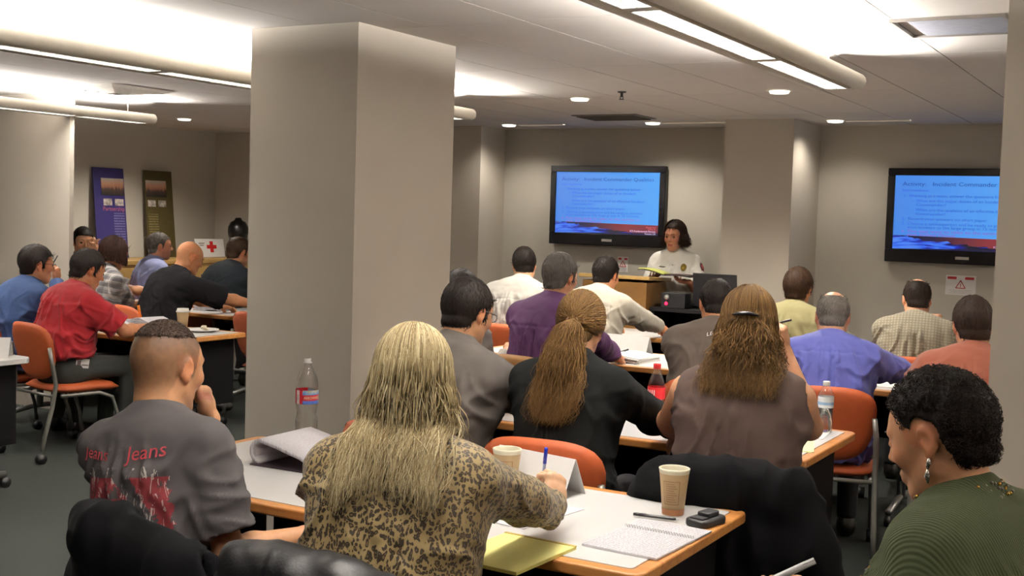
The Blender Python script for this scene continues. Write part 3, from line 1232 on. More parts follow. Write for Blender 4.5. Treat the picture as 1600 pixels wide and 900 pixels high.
    V, F = sh.mesh(hs, 1)
    N = vnormals(V, F)
    Lc = local(V)
    # creases: ridged noise, stretched along the cloth, plus the pleat down the back
    amp = shirt.get('fold', 0.006) * 1.7
    seed = c.get('seed', int(top[0] * -37 + top[1] * 11))
    sx = np.sign(Lc[:, 0]) * smooth01(np.abs(Lc[:, 0]), 0.0, 0.06)
    wob = np.stack([vnoise(Lc * 6, 5), vnoise(Lc * 6, 6), vnoise(Lc * 6, 7)], 1)

    def ridge(q, sd_):
        v = vnoise(q, sd_)
        return np.clip(1 - np.abs(v) * 3.2, 0, 1) ** 1.3
    # drag lines that fan from the armpits, hanging folds, rumples low on the back and along the arms
    u1 = np.stack([(Lc[:, 0] + 0.55 * sx * Lc[:, 2]) * 15, Lc[:, 1] * 5, (Lc[:, 2] - 0.5 * np.abs(Lc[:, 0])) * 4], 1) + 0.8 * wob
    u2 = np.stack([(Lc[:, 0] - 0.35 * sx * Lc[:, 2]) * 11, Lc[:, 1] * 4, Lc[:, 2] * 3.2], 1) + 0.9 * wob
    u3 = np.stack([Lc[:, 0] * 4, Lc[:, 1] * 5, Lc[:, 2] * 19 + 6 * np.abs(Lc[:, 0])], 1) + 1.0 * wob
    low = smooth01(0.26 - Lc[:, 2], 0, 0.2)
    armz = smooth01(np.abs(Lc[:, 0]), 0.15 * S, 0.21 * S)
    topm = smooth01(0.49 - Lc[:, 2], 0, 0.10)
    fine = vnoise(Lc * 34 + wob, seed + 3)
    disp = amp * topm * (0.9 * ridge(u1, seed) + 0.7 * ridge(u2, seed + 1) - 0.5 + (0.9 * low + shirt.get('armfold', 0.5) * armz) * ridge(u3, seed + 2)) + amp * 0.13 * fine
    if shirt.get('pleat'):
        x = Lc[:, 0]
        bkm = (Lc[:, 1] < 0) * smooth01(0.40 - Lc[:, 2], 0, 0.03) * smooth01(Lc[:, 2], 0.0, 0.1)
        disp += bkm * (-0.014 * np.exp(-((x - 0.012) / 0.009) ** 2) + 0.007 * np.exp(-((np.abs(x - 0.012) - 0.022) / 0.011) ** 2))
    if shirt.get('yoke'):
        disp += -0.004 * np.exp(-((Lc[:, 2] - 0.415) / 0.006) ** 2) * (Lc[:, 1] < 0.0) * (np.abs(Lc[:, 0]) < 0.19)
    V = V + N * disp[:, None]
    so = mesh_np('shirt' if not shirt.get('name') else shirt['name'], V, F, shirt['mat'], root, attrs={'loc': ('FLOAT_VECTOR', Lc)})
    # ---- trousers and shoes
    if c.get('legs', True):
        tr = SDF()
        hipz = pts[0][2]
        for s in (-1, 1):
            hp_ = np.array([s * 0.088 * S, 0.0, hipz])
            if stand:
                kn, an = np.array([s * 0.09, 0.03, hipz * 0.53]), np.array([s * 0.10, 0.0, 0.09])
            else:
                ft = c.get('feet', (0.44, 0.40))
                kn = np.array([s * 0.115 * S, ft[0] * S, seat + 0.075])
                an = np.array([s * 0.115 * S, ft[1] * S, 0.09])
            tr.cone(hp_, kn, 0.088 * S, 0.064 * S, k=0.04)
            ed = nrm(an - kn)
            tr.cone(kn, an, 0.064 * S, 0.050 * S, k=0.02, cut=[(an, ed)])
            so_ = SDF()
            so_.cone(an + np.array([0, -0.01, -0.035]), an + np.array([s * 0.01, 0.15, -0.055]), 0.042, 0.034, k=0.02, cut=[((0, 0, 0.0), (0, 0, -1.0))])
            so_.cone(an, an + np.array([0, 0, -0.05]), 0.040, 0.045, k=0.03, cut=[((0, 0, 0.0), (0, 0, -1.0))])
            so_.ell(an + np.array([s * 0.01, 0.12, -0.06]), (0.045, 0.08, 0.035), k=0.02)
            Vs, Fs = so_.mesh(0.012, 1)
            Vs[:, 2] = np.maximum(Vs[:, 2], 0.002)
            mesh_np('shoe', Vs, Fs, plain('shoe_leather', '#17130f', 0.4), root)
        tr.seg(pts[0] + np.array([0, 0, -0.01]), sp(shirt.get('hem', 0.05) + 0.015), 0.165 * S * max(1, fat), 0.118 * S * max(1, fat), 0.162 * S * max(1, fat) * max(1, bk) + 0.006, 0.112 * S * max(1, fat) + 0.006, right, k=0.05)
        Vt, Ft = tr.mesh(0.014, 2)
        mesh_np('trousers', Vt, Ft, c.get('pants', plain('dark_trousers', '#1a1a1e', 0.9)), root)
    # ---- eyes, brows, glasses
    if c.get('face', True):
        for s in (-1, 1):
            m = MB()
            prof = [(0.0113 * math.sin(math.pi * i / 10), -0.0113 * math.cos(math.pi * i / 10)) for i in range(11)]
            m.lathe([(max(r_, 1e-5) * hs0, z_ * hs0) for r_, z_ in prof], 14, HP(s * 0.0325, 0.0865, -0.001), Rh @ rotx(-math.pi / 2))
            if not c.get('eyes_shut'):
                m.build('eye', eye_mat(), root, True)
            b = MB()
            b.tube([HP(s * x, y, z) for x, y, z in ((0.012, 0.1005, 0.020), (0.022, 0.1000, 0.0245), (0.034, 0.0930, 0.0255), (0.047, 0.0800, 0.021))],
                   np.array([0.0035, 0.0042, 0.0036, 0.0015]) * hs0, 6, True, 0.6)
            b.build('eyebrow', plain('brow_' + c.get('brow', '#2a1d14'), c.get('brow', '#2a1d14'), 0.8), root, True)
    if c.get('glasses'):
        g = MB()
        for s in (-1, 1):
            ring = [HP(s * (0.033 + 0.022 * math.cos(t)), 0.108, -0.002 + 0.015 * math.sin(t)) for t in np.linspace(0, 2 * math.pi, 15)]
            g.tube(ring, 0.0013 * hs0, 5)
            g.tube([HP(s * 0.055, 0.107, 0.004), HP(s * 0.076, 0.08, 0.006), HP(s * 0.083, 0.0, 0.006), HP(s * 0.080, -0.022, -0.012)], 0.0018 * hs0, 5)
        g.tube([HP(-0.011, 0.109, 0.0), HP(0, 0.113, 0.003), HP(0.011, 0.109, 0.0)], 0.0013 * hs0, 5)
        g.build('glasses', plain('glasses_frame', '#15151a', 0.3), root, True)
    if c.get('hair'):
        c['hair'](root, O, Rh, hs0, rng, sh, c)
    info = dict(root=root, O=O, Rh=Rh, hs=hs0, HP=HP, arms=arms, tips=tips, loc=loc, Rz=Rz, sp=sp, shirt=so, V=V, F=F, Lc=Lc, N=N, S=S, C7=C7, atlas=atlas, sdf=sh, right=right, up=up, pts=pts)
    info['world'] = lambda p: loc + Rz @ np.asarray(p)
    return info


def eye_mat():
    if 'eye' in MATS:
        return MATS['eye']
    n = NT('eye')
    n.base(srgb('#3a2a20'))
    n.set(Roughness=0.15)
    MATS['eye'] = n.m
    return n.m


# ---- hair styles: each returns a function that builds the child 'hair'
def link_hair(root, sets, name='hair', rough=0.42):
    V = np.concatenate([s[0] for s in sets])
    off = np.cumsum([0] + [len(s[0]) for s in sets[:-1]])
    F = np.concatenate([s[1] + o for s, o in zip(sets, off)])
    C = np.concatenate([s[2] for s in sets])
    mesh_np(name, V, F, hair_mat('hair_%d' % int(rough * 100), rough), root, attrs={'col': ('FLOAT_COLOR', C)})


def capset(V, F, cols, rng, dark=0.6):
    base = np.mean([srgb(x) for x in cols], 0) * dark
    n = 0.8 + 0.25 * vnoise(V * 60, 11) + 0.2 * vnoise(V * 25, 12)
    return V, F, np.clip(base[None, :] * n[:, None], 0, 1)


def hair_short(cols, thick=0.012, n=900, length=0.030, line='man', crown=None, messy=0.3, res=0.007, lift=0.003, r=0.0012, rough=0.42, whorl=(0.0, -0.05, 0.12)):
    def go(root, O, R, hs, rng, sdf, c):
        V, F = hair_cap(O, R, hs, thick, line, res, crown)
        s = [capset(V, F, cols, rng, 0.75)]
        if n:
            s.append(short_strands(V, F, O, R, hs, n, length, rng, lift, cols, r, messy, whorl))
        link_hair(root, s, rough=rough)
    return go


def hair_curly(cols, n=2600):
    def go(root, O, R, hs, rng, sdf, c):
        V, F = hair_cap(O, R, hs, 0.013, 'curly', 0.005, lump=0.005, seed=3)
        N = vnormals(V, F)
        Lh = ((V - O) @ R) / hs
        ok = np.where(~((np.abs(Lh[:, 0]) > 0.055) & (Lh[:, 1] > -0.045) & (Lh[:, 1] < 0.034) & (Lh[:, 2] < 0.052)))[0]
        i = ok[rng.integers(0, len(ok), n)]
        p, nn = V[i] - N[i] * 0.002, N[i]
        t = nrm(rng.normal(0, 1, 3))
        A = np.cross(nn, rng.normal(0, 1, (n, 3)))
        A /= np.linalg.norm(A, axis=1)[:, None]
        B = np.cross(nn, A)
        k = 12
        rr = rng.uniform(0.003, 0.0055, n)[:, None]
        P = np.zeros((n, k, 3))
        for j in range(k):
            th = j / (k - 1) * rng.uniform(7, 10, (n, 1)) if False else j / (k - 1) * 8.5
            P[:, j] = p + nn * (0.010 * j / (k - 1)) * rng.uniform(0.9, 1.0, (n, 1)) + (A * math.cos(th) + B * math.sin(th)) * rr
        SV, SF, si = strands_mesh(P, 0.0011 * np.linspace(1, 0.6, k))
        link_hair(root, [capset(V, F, cols, rng, 0.7), (SV, SF, col_mix(cols, n, rng)[si])], rough=0.5)
    return go


HAIRLINE['crew'] = ([-0.14, -0.09, -0.05, 0.0, 0.05, 0.08, 0.1], [0.075, 0.068, 0.072, 0.078, 0.076, 0.072, 0.072])
HAIRLINE['curly'] = ([-0.14, -0.06, -0.040, -0.032, 0.0, 0.014, 0.022, 0.034, 0.05, 0.07, 0.1], [-0.080, -0.074, -0.040, 0.020, 0.042, 0.036, 0.014, 0.022, 0.062, 0.076, 0.082])


def hair_long(cols, n=1500, length=0.36, phi=(-210, 30), prof=None, wave=0.012, wfreq=16, r=0.0017, ends=0.3, k=16, clump=70, gap=0.008, capline='woman', extra=None, kink=0.0, caps=0.012, front=False):
    prof = prof or ([0, 0.06, 0.14, 0.22, 0.32, 0.45], [1.0, 1.0, 0.98, 1.05, 1.12, 1.15], [0, 0.0, 0.01, 0.03, 0.05, 0.06])

    def go(root, O, R, hs, rng, sdf, c):
        V, F = hair_cap(O, R, hs, caps, capline, 0.007)
        s = [capset(V, F, cols, rng, 0.6), short_strands(V, F, O, R, hs, 700, 0.045, rng, 0.004, cols, 0.0014, 0.3, (0.015, 0.03, 0.13))]
        s.append(long_strands(O, R, hs, rng, n, length, rad(phi[0]), rad(phi[1]), prof, wave, wfreq, cols, r, k, clump=clump, sdf=sdf, ends=ends, gap=gap, kink=kink, pad=caps, front=front))
        if extra:
            s += extra(O, R, hs, rng, sdf)
        link_hair(root, s)
    return go


def hair_tied(cols, tie, curve, width, n=900, ntail=700, wave=0.01, wfreq=20, r=0.0015, ends=0.3, k=18, clump=40, loose=None, phi=(-230, 50), gap=0.01, flat=0.55, kink=0.0, **kw):
    def go(root, O, R, hs, rng, sdf, c):
        V, F = hair_cap(O, R, hs, 0.008, 'woman', 0.006)
        s = [capset(V, F, cols, rng, 0.65)]
        s.append(long_strands(O, R, hs, rng, n, 0, rad(phi[0]), rad(phi[1]), None, wave, wfreq, cols, r, k, clump=clump, tie=tie, tie_curve=curve, tie_w=width, sdf=sdf, ends=ends, el_lo=kw.get('el_lo', -0.75), gap=gap, pad=0.008, flat=flat, kink=kink))
        if loose:
            s.append(long_strands(O, R, hs, rng, loose['n'], loose['length'], rad(loose['phi'][0]), rad(loose['phi'][1]), loose['prof'], wave, wfreq, cols, r, k, clump=clump, sdf=sdf, ends=ends, el_lo=-0.3, gap=gap, pad=0.010, kink=kink))
        link_hair(root, s)
    return go
# ------------------------------------------------------------------ measuring: a sight line met with a plane at a known distance
_cm = np.array(cam.matrix_world)


def sight(x, y):
    return _cm[:3, :3] @ np.array([(x - 800) / 1870.0, -(y - 450) / 1870.0, -1.0])


def at(x, y, Y):
    d = sight(x, y)
    return np.array([0, 0, 1.58]) + d * Y / d[1]


def onz(x, y, z):
    d = sight(x, y)
    return np.array([0, 0, 1.58]) + d * (z - 1.58) / d[2]


# ------------------------------------------------------------------ the room
CEIL = 2.40


def wall_mat(name, color, bump=0.06):
    return plain(name, color, 0.85, var=0.02, scale=3, bump=bump, bscale=420, spec=0.2)


M_WALL = wall_mat('painted_wall', '#b7b1a6')
M_COL = wall_mat('painted_column', '#b8b0a4')
M_TILE = plain('ceiling_panel', '#c8c2bc', 0.9, var=0.02, scale=4, bump=0.05, bscale=500, spec=0.1)
M_JOINT = plain('ceiling_joint', '#6f675f', 0.9)
M_DARK = plain('black_laminate', '#0e0d0f', 0.5, spec=0.15)


def carpet():
    n = NT('carpet')
    v = n.coords('Object')
    f = n.noise(v, 260, 3, 0.7)
    g = n.noise(v, 2.2, 3)
    c = n.ramp(f, [(0.3, srgb('#1f2220')), (0.7, srgb('#393c39'))])
    n.base(n.mix(n.math('MULTIPLY', g, 0.5), c, srgb('#282b29')))
    n.set(Roughness=0.95)
    n.b.inputs['Specular IOR Level'].default_value = 0.1
    n.bump(f, 0.6, 0.004)
    return n.m


X0, X1, Y0, Y1 = -9.5, 2.4, -2.6, 9.9
struct(MB().box(((X0 + X1) / 2, (Y0 + Y1) / 2, -0.05), (X1 - X0 + 0.4, Y1 - Y0 + 0.4, 0.1)).build('floor', carpet()))
ceiling = struct(MB().box(((X0 + X1) / 2, (Y0 + Y1) / 2, CEIL + 0.062), (X1 - X0 + 0.4, Y1 - Y0 + 0.4, 0.1)).build('ceiling', M_JOINT))
tile_me = None
VENTS = {(-1.10 + 0.235 + 0.0, 5.08): 1}
for i in range(-18, 5):
    for j in range(-2, 4):
        cx, cy = -1.10 + 0.47 * i + 0.235, 4.41 + 1.45 * j + 0.725
        if not (X0 < cx < 1.0 and Y0 < cy < Y1):
            continue
        y1 = min(cy + 0.725, Y1)
        if tile_me is None:
            o = MB().box((0, 0, 0.006), (0.464, 1.444, 0.012)).build('ceiling_tile', M_TILE, ceiling)
            tile_me = o.data
        else:
            o = bpy.data.objects.new('ceiling_tile', tile_me)
            COL.objects.link(o)
            o.parent = ceiling
        o.location = (cx, cy, CEIL)
        if cy + 0.725 > Y1:
            o.scale = (1, (Y1 - (cy - 0.725)) / 1.45, 1)
            o.location = (cx, (cy - 0.725 + Y1) / 2, CEIL)


def wall(name, c, s, m=None):
    return struct(MB().box(c, s).build(name, m or M_WALL))


wall('wall_front', ((X0 + X1) / 2, Y1 + 0.075, 1.25), (X1 - X0 + 0.3, 0.15, 2.5))
wall('wall_left', (X0 - 0.075, (Y0 + Y1) / 2, 1.25), (0.15, Y1 - Y0, 2.5))
wall('wall_right', (X1 + 0.075, (Y0 + Y1) / 2, 1.25), (0.15, Y1 - Y0, 2.5))
wall('wall_back', ((X0 + X1) / 2, Y0 - 0.075, 1.25), (X1 - X0 + 0.3, 0.15, 2.5))
# free-standing columns, wall pilasters and the partition at the left
wall('column', (-3.515, 4.59, 1.2), (0.61, 0.78, 2.4), M_COL)
wall('column', (-0.275, 4.59, 1.2), (0.61, 0.78, 2.4), M_COL)
wall('pilaster', (-3.05, 9.53, 1.2), (0.56, 0.75, 2.4), M_COL)
wall('pilaster', (-6.15, 9.68, 1.2), (0.72, 0.45, 2.4), M_COL)
wall('partition', (-8.41, 6.16, 1.2), (2.1, 0.04, 2.4), M_COL)
M_BASE = plain('baseboard_paint', '#a59c90', 0.6)
struct(MB().box((-8.41, 6.132, 0.06), (2.1, 0.014, 0.12)).build('baseboard_partition', M_BASE, bevel=0.003))
struct(MB().box((-3.6, 9.893, 0.05), (11.6, 0.014, 0.1)).build('baseboard_front', M_BASE))
struct(MB().box((-9.493, 3.6, 0.05), (0.014, 12.4, 0.1)).build('baseboard_left', M_BASE))
# crown shadow joint where wall and ceiling meet is left to the light

# ------------------------------------------------------------------ lamps
M_METAL_W = plain('white_metal', '#cfc8ba', 0.4, 0.0, 0.02)
M_STEEL = plain('grey_metal', '#8f8e8b', 0.35, 0.7, 0.04)
M_STEEL_D = plain('dark_metal', '#3a3a3c', 0.4, 0.6)
M_LAMP = emit('lamp_glow', '#fff6e6', 14.0)
M_LOUV = plain('louver_aluminium', '#62625f', 0.35, var=0.02)


def pendant(label, x, ya, yb, first_break, wires, z=2.222, power=1.0):
    L = yb - ya
    t = thing('pendant_light', label, 'light', (x, ya, z), group=None)
    # two round side tubes with a louvred trough between them
    for s in (-1, 1):
        n = 14
        ring = [(s * 0.095 + 0.038 * math.cos(2 * math.pi * i / n), 0.034 + 0.038 * math.sin(2 * math.pi * i / n)) for i in range(n)]
        MB().prism(ring, 0.0, L, np.array([[1.0, 0, 0], [0, 0, 1.0], [0, 1.0, 0]])).build('side_tube', M_METAL_W, t, bevel=0.004, seg=1)
        MB().box((s * 0.056, L / 2, 0.018), (0.004, L, 0.036)).build('rail', M_METAL_W, t)
    for y in (0.0, L):
        MB().box((0, y, 0.030), (0.118, 0.006, 0.056)).build('end_cap', M_METAL_W, t)
    MB().box((0, L / 2, 0.048), (0.110, L - 0.01, 0.004)).build('gear_tray', M_METAL_W, t)
    # louvre sections with cross blades
    y = (first_break - ya) % 1.22 - 1.22
    while y < L:
        a, b = max(y + 0.03, 0.02), min(y + 1.19, L - 0.02)
        if b - a > 0.1:
            m = MB()
            for s in (-0.050, 0.0, 0.050):
                m.box((s, (a + b) / 2, 0.012), (0.0022, b - a, 0.024))
            n = int((b - a) / 0.040)
            for i in range(n + 1):
                m.box((0, a + (b - a) * i / n, 0.012), (0.104, 0.0022, 0.022))
            m.build('louver', M_LOUV, t)
            MB().tube([(0, a + 0.01, 0.033), (0, b - 0.01, 0.033)], 0.008, 10).build('fluorescent_tube', M_LAMP, t, True)
            MB().box((0, (a + b) / 2, 0.0445), (0.108, b - a, 0.002)).build('reflector', emit('reflector_glow', '#fff4e2', 3.0), t)
            area_light('lamp_down', (0, (a + b) / 2, 0.028), 0.09, b - a, LAMP_DOWN * power * (b - a), parent=t)
            for s in (-1, 1):
                area_light('lamp_up', (s * 0.026, (a + b) / 2, 0.066), 0.038, b - a, LAMP_UP / 2 * power * (b - a), True, parent=t, spread=124, tilt=s * 34)
        if 0.05 < y < L - 0.05:
            MB().box((0, y, 0.014), (0.108, 0.05, 0.026)).build('joint_plate', M_METAL_W, t)
        y += 1.22
    for wy in wires:
        MB().tube([(0, wy - ya, 0.07), (0, wy - ya, CEIL - z)], 0.0025, 6).build('suspension_wire', M_METAL_W, t)
    return t


pendant('long white pendant lamp with open trough nearest the wall screens', -1.52, 0.0, 5.68, 4.62, (0.6, 3.4, 5.50))
pendant('long white pendant lamp running past the near square column', -4.40, 2.2, 6.9, 4.20, (2.4, 3.4, 4.75, 6.7))
pendant('short far white pendant lamp above the left tables behind partition', -7.28, 1.6, 6.80, 3.7, (2.5, 4.4, 6.62))

pendant('added unseen pendant lamp on the right, beyond the right column', 1.36, 0.6, 8.2, 4.5, (1.0, 3.4, 5.8, 8.0), power=1.7)  # extra pendant out of view, added to brighten surfaces that face right

M_DOWN = emit('downlight_glow', '#fff3dd', 5.0)


def downlight(label, p, power):
    t = thing('downlight', label, 'light', (p[0], p[1], CEIL))
    MB().lathe([(0.055, 0.0), (0.078, -0.006), (0.082, 0.0)], 24).build('trim_ring', M_METAL_W, t, True)
    MB().lathe([(0.030, -0.004), (0.034, -0.022), (0.056, -0.020), (0.064, -0.006)], 24).build('glass_ring', emit('frosted_glass_glow', '#f2f6ee', 0.9), t, True)
    MB().lathe([(0.001, -0.012), (0.030, -0.008)], 16).build('lamp_disc', M_DOWN, t, True)
    d = bpy.data.lights.new('downlight_spot', 'SPOT')
    d.energy = power
    d.spot_size = rad(145)
    d.spot_blend = 0.7
    d.color = (1.0, 0.92, 0.80)
    d.shadow_soft_size = 0.04
    o = bpy.data.objects.new('downlight_spot', d)
    COL.objects.link(o)
    o.parent = t
    o.location = (0, 0, -0.03)


downlight('round recessed ceiling lamp before the left screen', onz(906, 153, CEIL), DOWN_W * 2)
downlight('round recessed ceiling lamp right of the pendant end', onz(1218, 141, CEIL), DOWN_W * 2)
downlight('small round recessed ceiling lamp in the far left area', onz(288, 185, CEIL), DOWN_W * 1.5)
downlight('small recessed ceiling lamp at the left corner of front wall', (-5.42, 9.32), DOWN_W * 0.35)
downlight('small recessed ceiling lamp left of the middle pilaster', (-4.02, 9.30), DOWN_W * 0.5)
downlight('small recessed ceiling lamp right of the middle pilaster', (-2.50, 9.32), DOWN_W * 0.22)
for (xa, xb, yy, lab) in ((-5.35, -4.9, 9.36, 'narrow lit ceiling slot left of the left screen'), (-3.95, -3.34, 9.31, 'narrow lit ceiling slot beside the middle pilaster'),
                          (-2.44, -1.95, 9.36, 'narrow lit ceiling slot above the right screen')):
    t = thing('wall_washer', lab, 'light', (xa, yy, CEIL))
    L = xb - xa
    MB().box((L / 2, 0.0, -0.004), (L, 0.012, 0.008)).box((L / 2, 0.05, -0.004), (L, 0.012, 0.008)).build('slot_trim', M_METAL_W, t)
    MB().box((L / 2, 0.025, -0.002), (L, 0.038, 0.004)).build('lens', emit('slot_glow', '#f4ead8', 1.0), t)

# air vents and a sprinkler
t = thing('air_vent', 'grey rectangular air vent panel in the ceiling near right column', 'vent', (-0.90, 5.09, CEIL))
m = MB()
for (c, s) in (((0, -0.215, -0.006), (0.43, 0.012, 0.012)), ((0, 0.215, -0.006), (0.43, 0.012, 0.012)), ((-0.21, 0, -0.006), (0.012, 0.43, 0.012)), ((0.21, 0, -0.006), (0.012, 0.43, 0.012))):
    m.box(c, s)
m.build('frame', plain('vent_frame', '#7c7670', 0.6), t)
MB().box((0.03, 0, -0.003), (0.36, 0.41, 0.006)).build('panel', plain('vent_panel', '#84858e', 0.7), t)
t = thing('air_vent', 'dark ceiling air vent above the left wall screen', 'vent', (-4.12, 8.75, CEIL))
MB().box((0, 0, -0.004), (0.56, 0.40, 0.008)).build('frame', plain('vent_dark', '#6a645d', 0.7), t)
for k in range(9):
    MB().box((0, -0.16 + 0.04 * k, -0.011), (0.50, 0.006, 0.014), R=rotx(0.5)).build('slat', plain('vent_slat', '#4c4843', 0.7), t)
t = thing('air_vent', 'pale square ceiling diffuser by the far left pendant lamp', 'vent', (-6.76, 6.03, CEIL))
for k, s in enumerate((0.58, 0.46, 0.34, 0.22)):
    zz = -0.006 - 0.007 * k
    m = MB()
    q = s / 2
    m.grid([[(-q, -q, 0), (q, -q, 0), (q, q, 0), (-q, q, 0), (-q, -q, 0)], [(-q + 0.05, -q + 0.05, zz - 0.012), (q - 0.05, -q + 0.05, zz - 0.012), (q - 0.05, q - 0.05, zz - 0.012), (-q + 0.05, q - 0.05, zz - 0.012), (-q + 0.05, -q + 0.05, zz - 0.012)]])
    m.build('vane', plain('diffuser_white', '#e4dfd6', 0.5), t)
t = thing('fire_sprinkler', 'small dark fire sprinkler hanging from the ceiling', 'sprinkler', (-3.27, 7.05, CEIL))
MB().lathe([(0.001, 0), (0.030, 0.0), (0.026, -0.008), (0.010, -0.010), (0.008, -0.035), (0.001, -0.035)], 14).build('escutcheon', M_STEEL_D, t, True)
MB().lathe([(0.001, -0.050), (0.018, -0.052), (0.018, -0.049), (0.001, -0.047)], 14).build('deflector', M_STEEL_D, t, True)
MB().tube([(0.009, 0, -0.03), (0.012, 0, -0.042), (0.003, 0, -0.052)], 0.0025, 6).tube([(-0.009, 0, -0.03), (-0.012, 0, -0.042), (-0.003, 0, -0.052)], 0.0025, 6).build('frame', M_STEEL_D, t, True)


# ------------------------------------------------------------------ lettering
def text_mesh(s, size, align='LEFT', ext=0.0):
    cu = bpy.data.curves.new('lettering', 'FONT')
    cu.body = s
    cu.size = size
    cu.align_x = align
    cu.extrude = ext
    cu.resolution_u = 2
    tmp = bpy.data.objects.new('lettering', cu)
    COL.objects.link(tmp)
    dg = bpy.context.evaluated_depsgraph_get()
    me = bpy.data.meshes.new_from_object(tmp.evaluated_get(dg))
    bpy.data.objects.remove(tmp)
    bpy.data.curves.remove(cu)
    return me


def lettering(name, s, size, mat, parent, M, align='LEFT', ext=0.0, bend=None, width=None, sx=1.0):
    """flat lettering; M maps its plane (x right, y up) to its place; bend(x, y, z) may wrap it on a curved thing"""
    me = text_mesh(s, size, align, ext)
    me.name = name
    co = np.zeros(len(me.vertices) * 3, np.float32)
    me.vertices.foreach_get('co', co)
    co = co.reshape(-1, 3)
    if width:
        k = width / (np.ptp(co[:, 0]) + 1e-9)
        co[:, 0] *= k
    co[:, 0] *= sx
    if bend is not None:
        co = bend(co)
    me.vertices.foreach_set('co', co.astype(np.float32).ravel())
    me.materials.clear()
    me.materials.append(mat)
    o = bpy.data.objects.new(name, me)
    COL.objects.link(o)
    o.parent = parent
    if M is not None:
        o.matrix_local = M
    return o


def upright(x, y, z, rz=0.0, tilt=0.0):
    return Matrix.Translation((x, y, z)) @ Matrix.Rotation(rz, 4, 'Z') @ Matrix.Rotation(math.pi / 2 + tilt, 4, 'X')


# ------------------------------------------------------------------ wall screens
def slide_mat():
    n = NT('slide_glow')
    tc = n.n('ShaderNodeTexCoord')
    sep = n.n('ShaderNodeSeparateXYZ')
    n.l(tc.outputs['Generated'], sep.inputs[0])
    x, z = sep.outputs[0], sep.outputs[2]
    blue = n.ramp(x, [(0.0, srgb('#3f86e8')), (0.55, srgb('#4c9af4')), (1.0, srgb('#4aa6fb'))])
    nz = n.noise(n.coords('Object', (3, 1, 26)), 1.6, 3, 0.6, 0.6)
    nz2 = n.noise(n.coords('Object', (5, 1, 12)), 2.6, 2, 0.5, 0.4)
    sw = n.ramp(n.math('MULTIPLY_ADD', n.math('SUBTRACT', 0.45, x), 0.35, nz), [(0.40, srgb('#03061f')), (0.52, srgb('#0a1fb4')), (0.60, srgb('#2a66f0')), (0.68, srgb('#4a86f4'))])
    redc = n.ramp(x, [(0.30, srgb('#14103a')), (0.48, srgb('#5d2233')), (0.7, srgb('#8c2c35')), (1.0, srgb('#7c2430'))])
    k = n.math('LESS_THAN', n.math('ADD', z, n.math('MULTIPLY', n.math('SUBTRACT', x, 0.62), 0.19)), n.math('MULTIPLY_ADD', nz2, 0.10, 0.015))
    low = n.mix(k, redc, sw)
    low = n.mix(n.math('LESS_THAN', z, n.math('MULTIPLY', x, 0.045)), low, srgb('#0b0b3c'))
    edge = n.math('LESS_THAN', n.math('MULTIPLY_ADD', x, 0.02, z), 0.185)
    c = n.mix(edge, blue, low)
    n.base((0.01, 0.01, 0.01))
    n.l(c, n.b.inputs['Emission Color'])
    n.b.inputs['Emission Strength'].default_value = 0.66
    n.set(Roughness=0.3)
    return n.m


M_SLIDE = slide_mat()
M_INK = emit('slide_ink', '#2149b0', 0.55)
M_INK2 = emit('slide_ink_dark', '#1b3787', 0.55)
M_INKR = emit('slide_ink_red', '#74459c', 0.7)
M_INKP = emit('slide_ink_pale', '#c8bfe6', 0.7)
M_INKQ = emit('slide_ink_rose', '#c45a62', 0.7)
M_BEZEL = plain('gloss_black', '#0a090c', 0.22, var=0.02, spec=0.2)


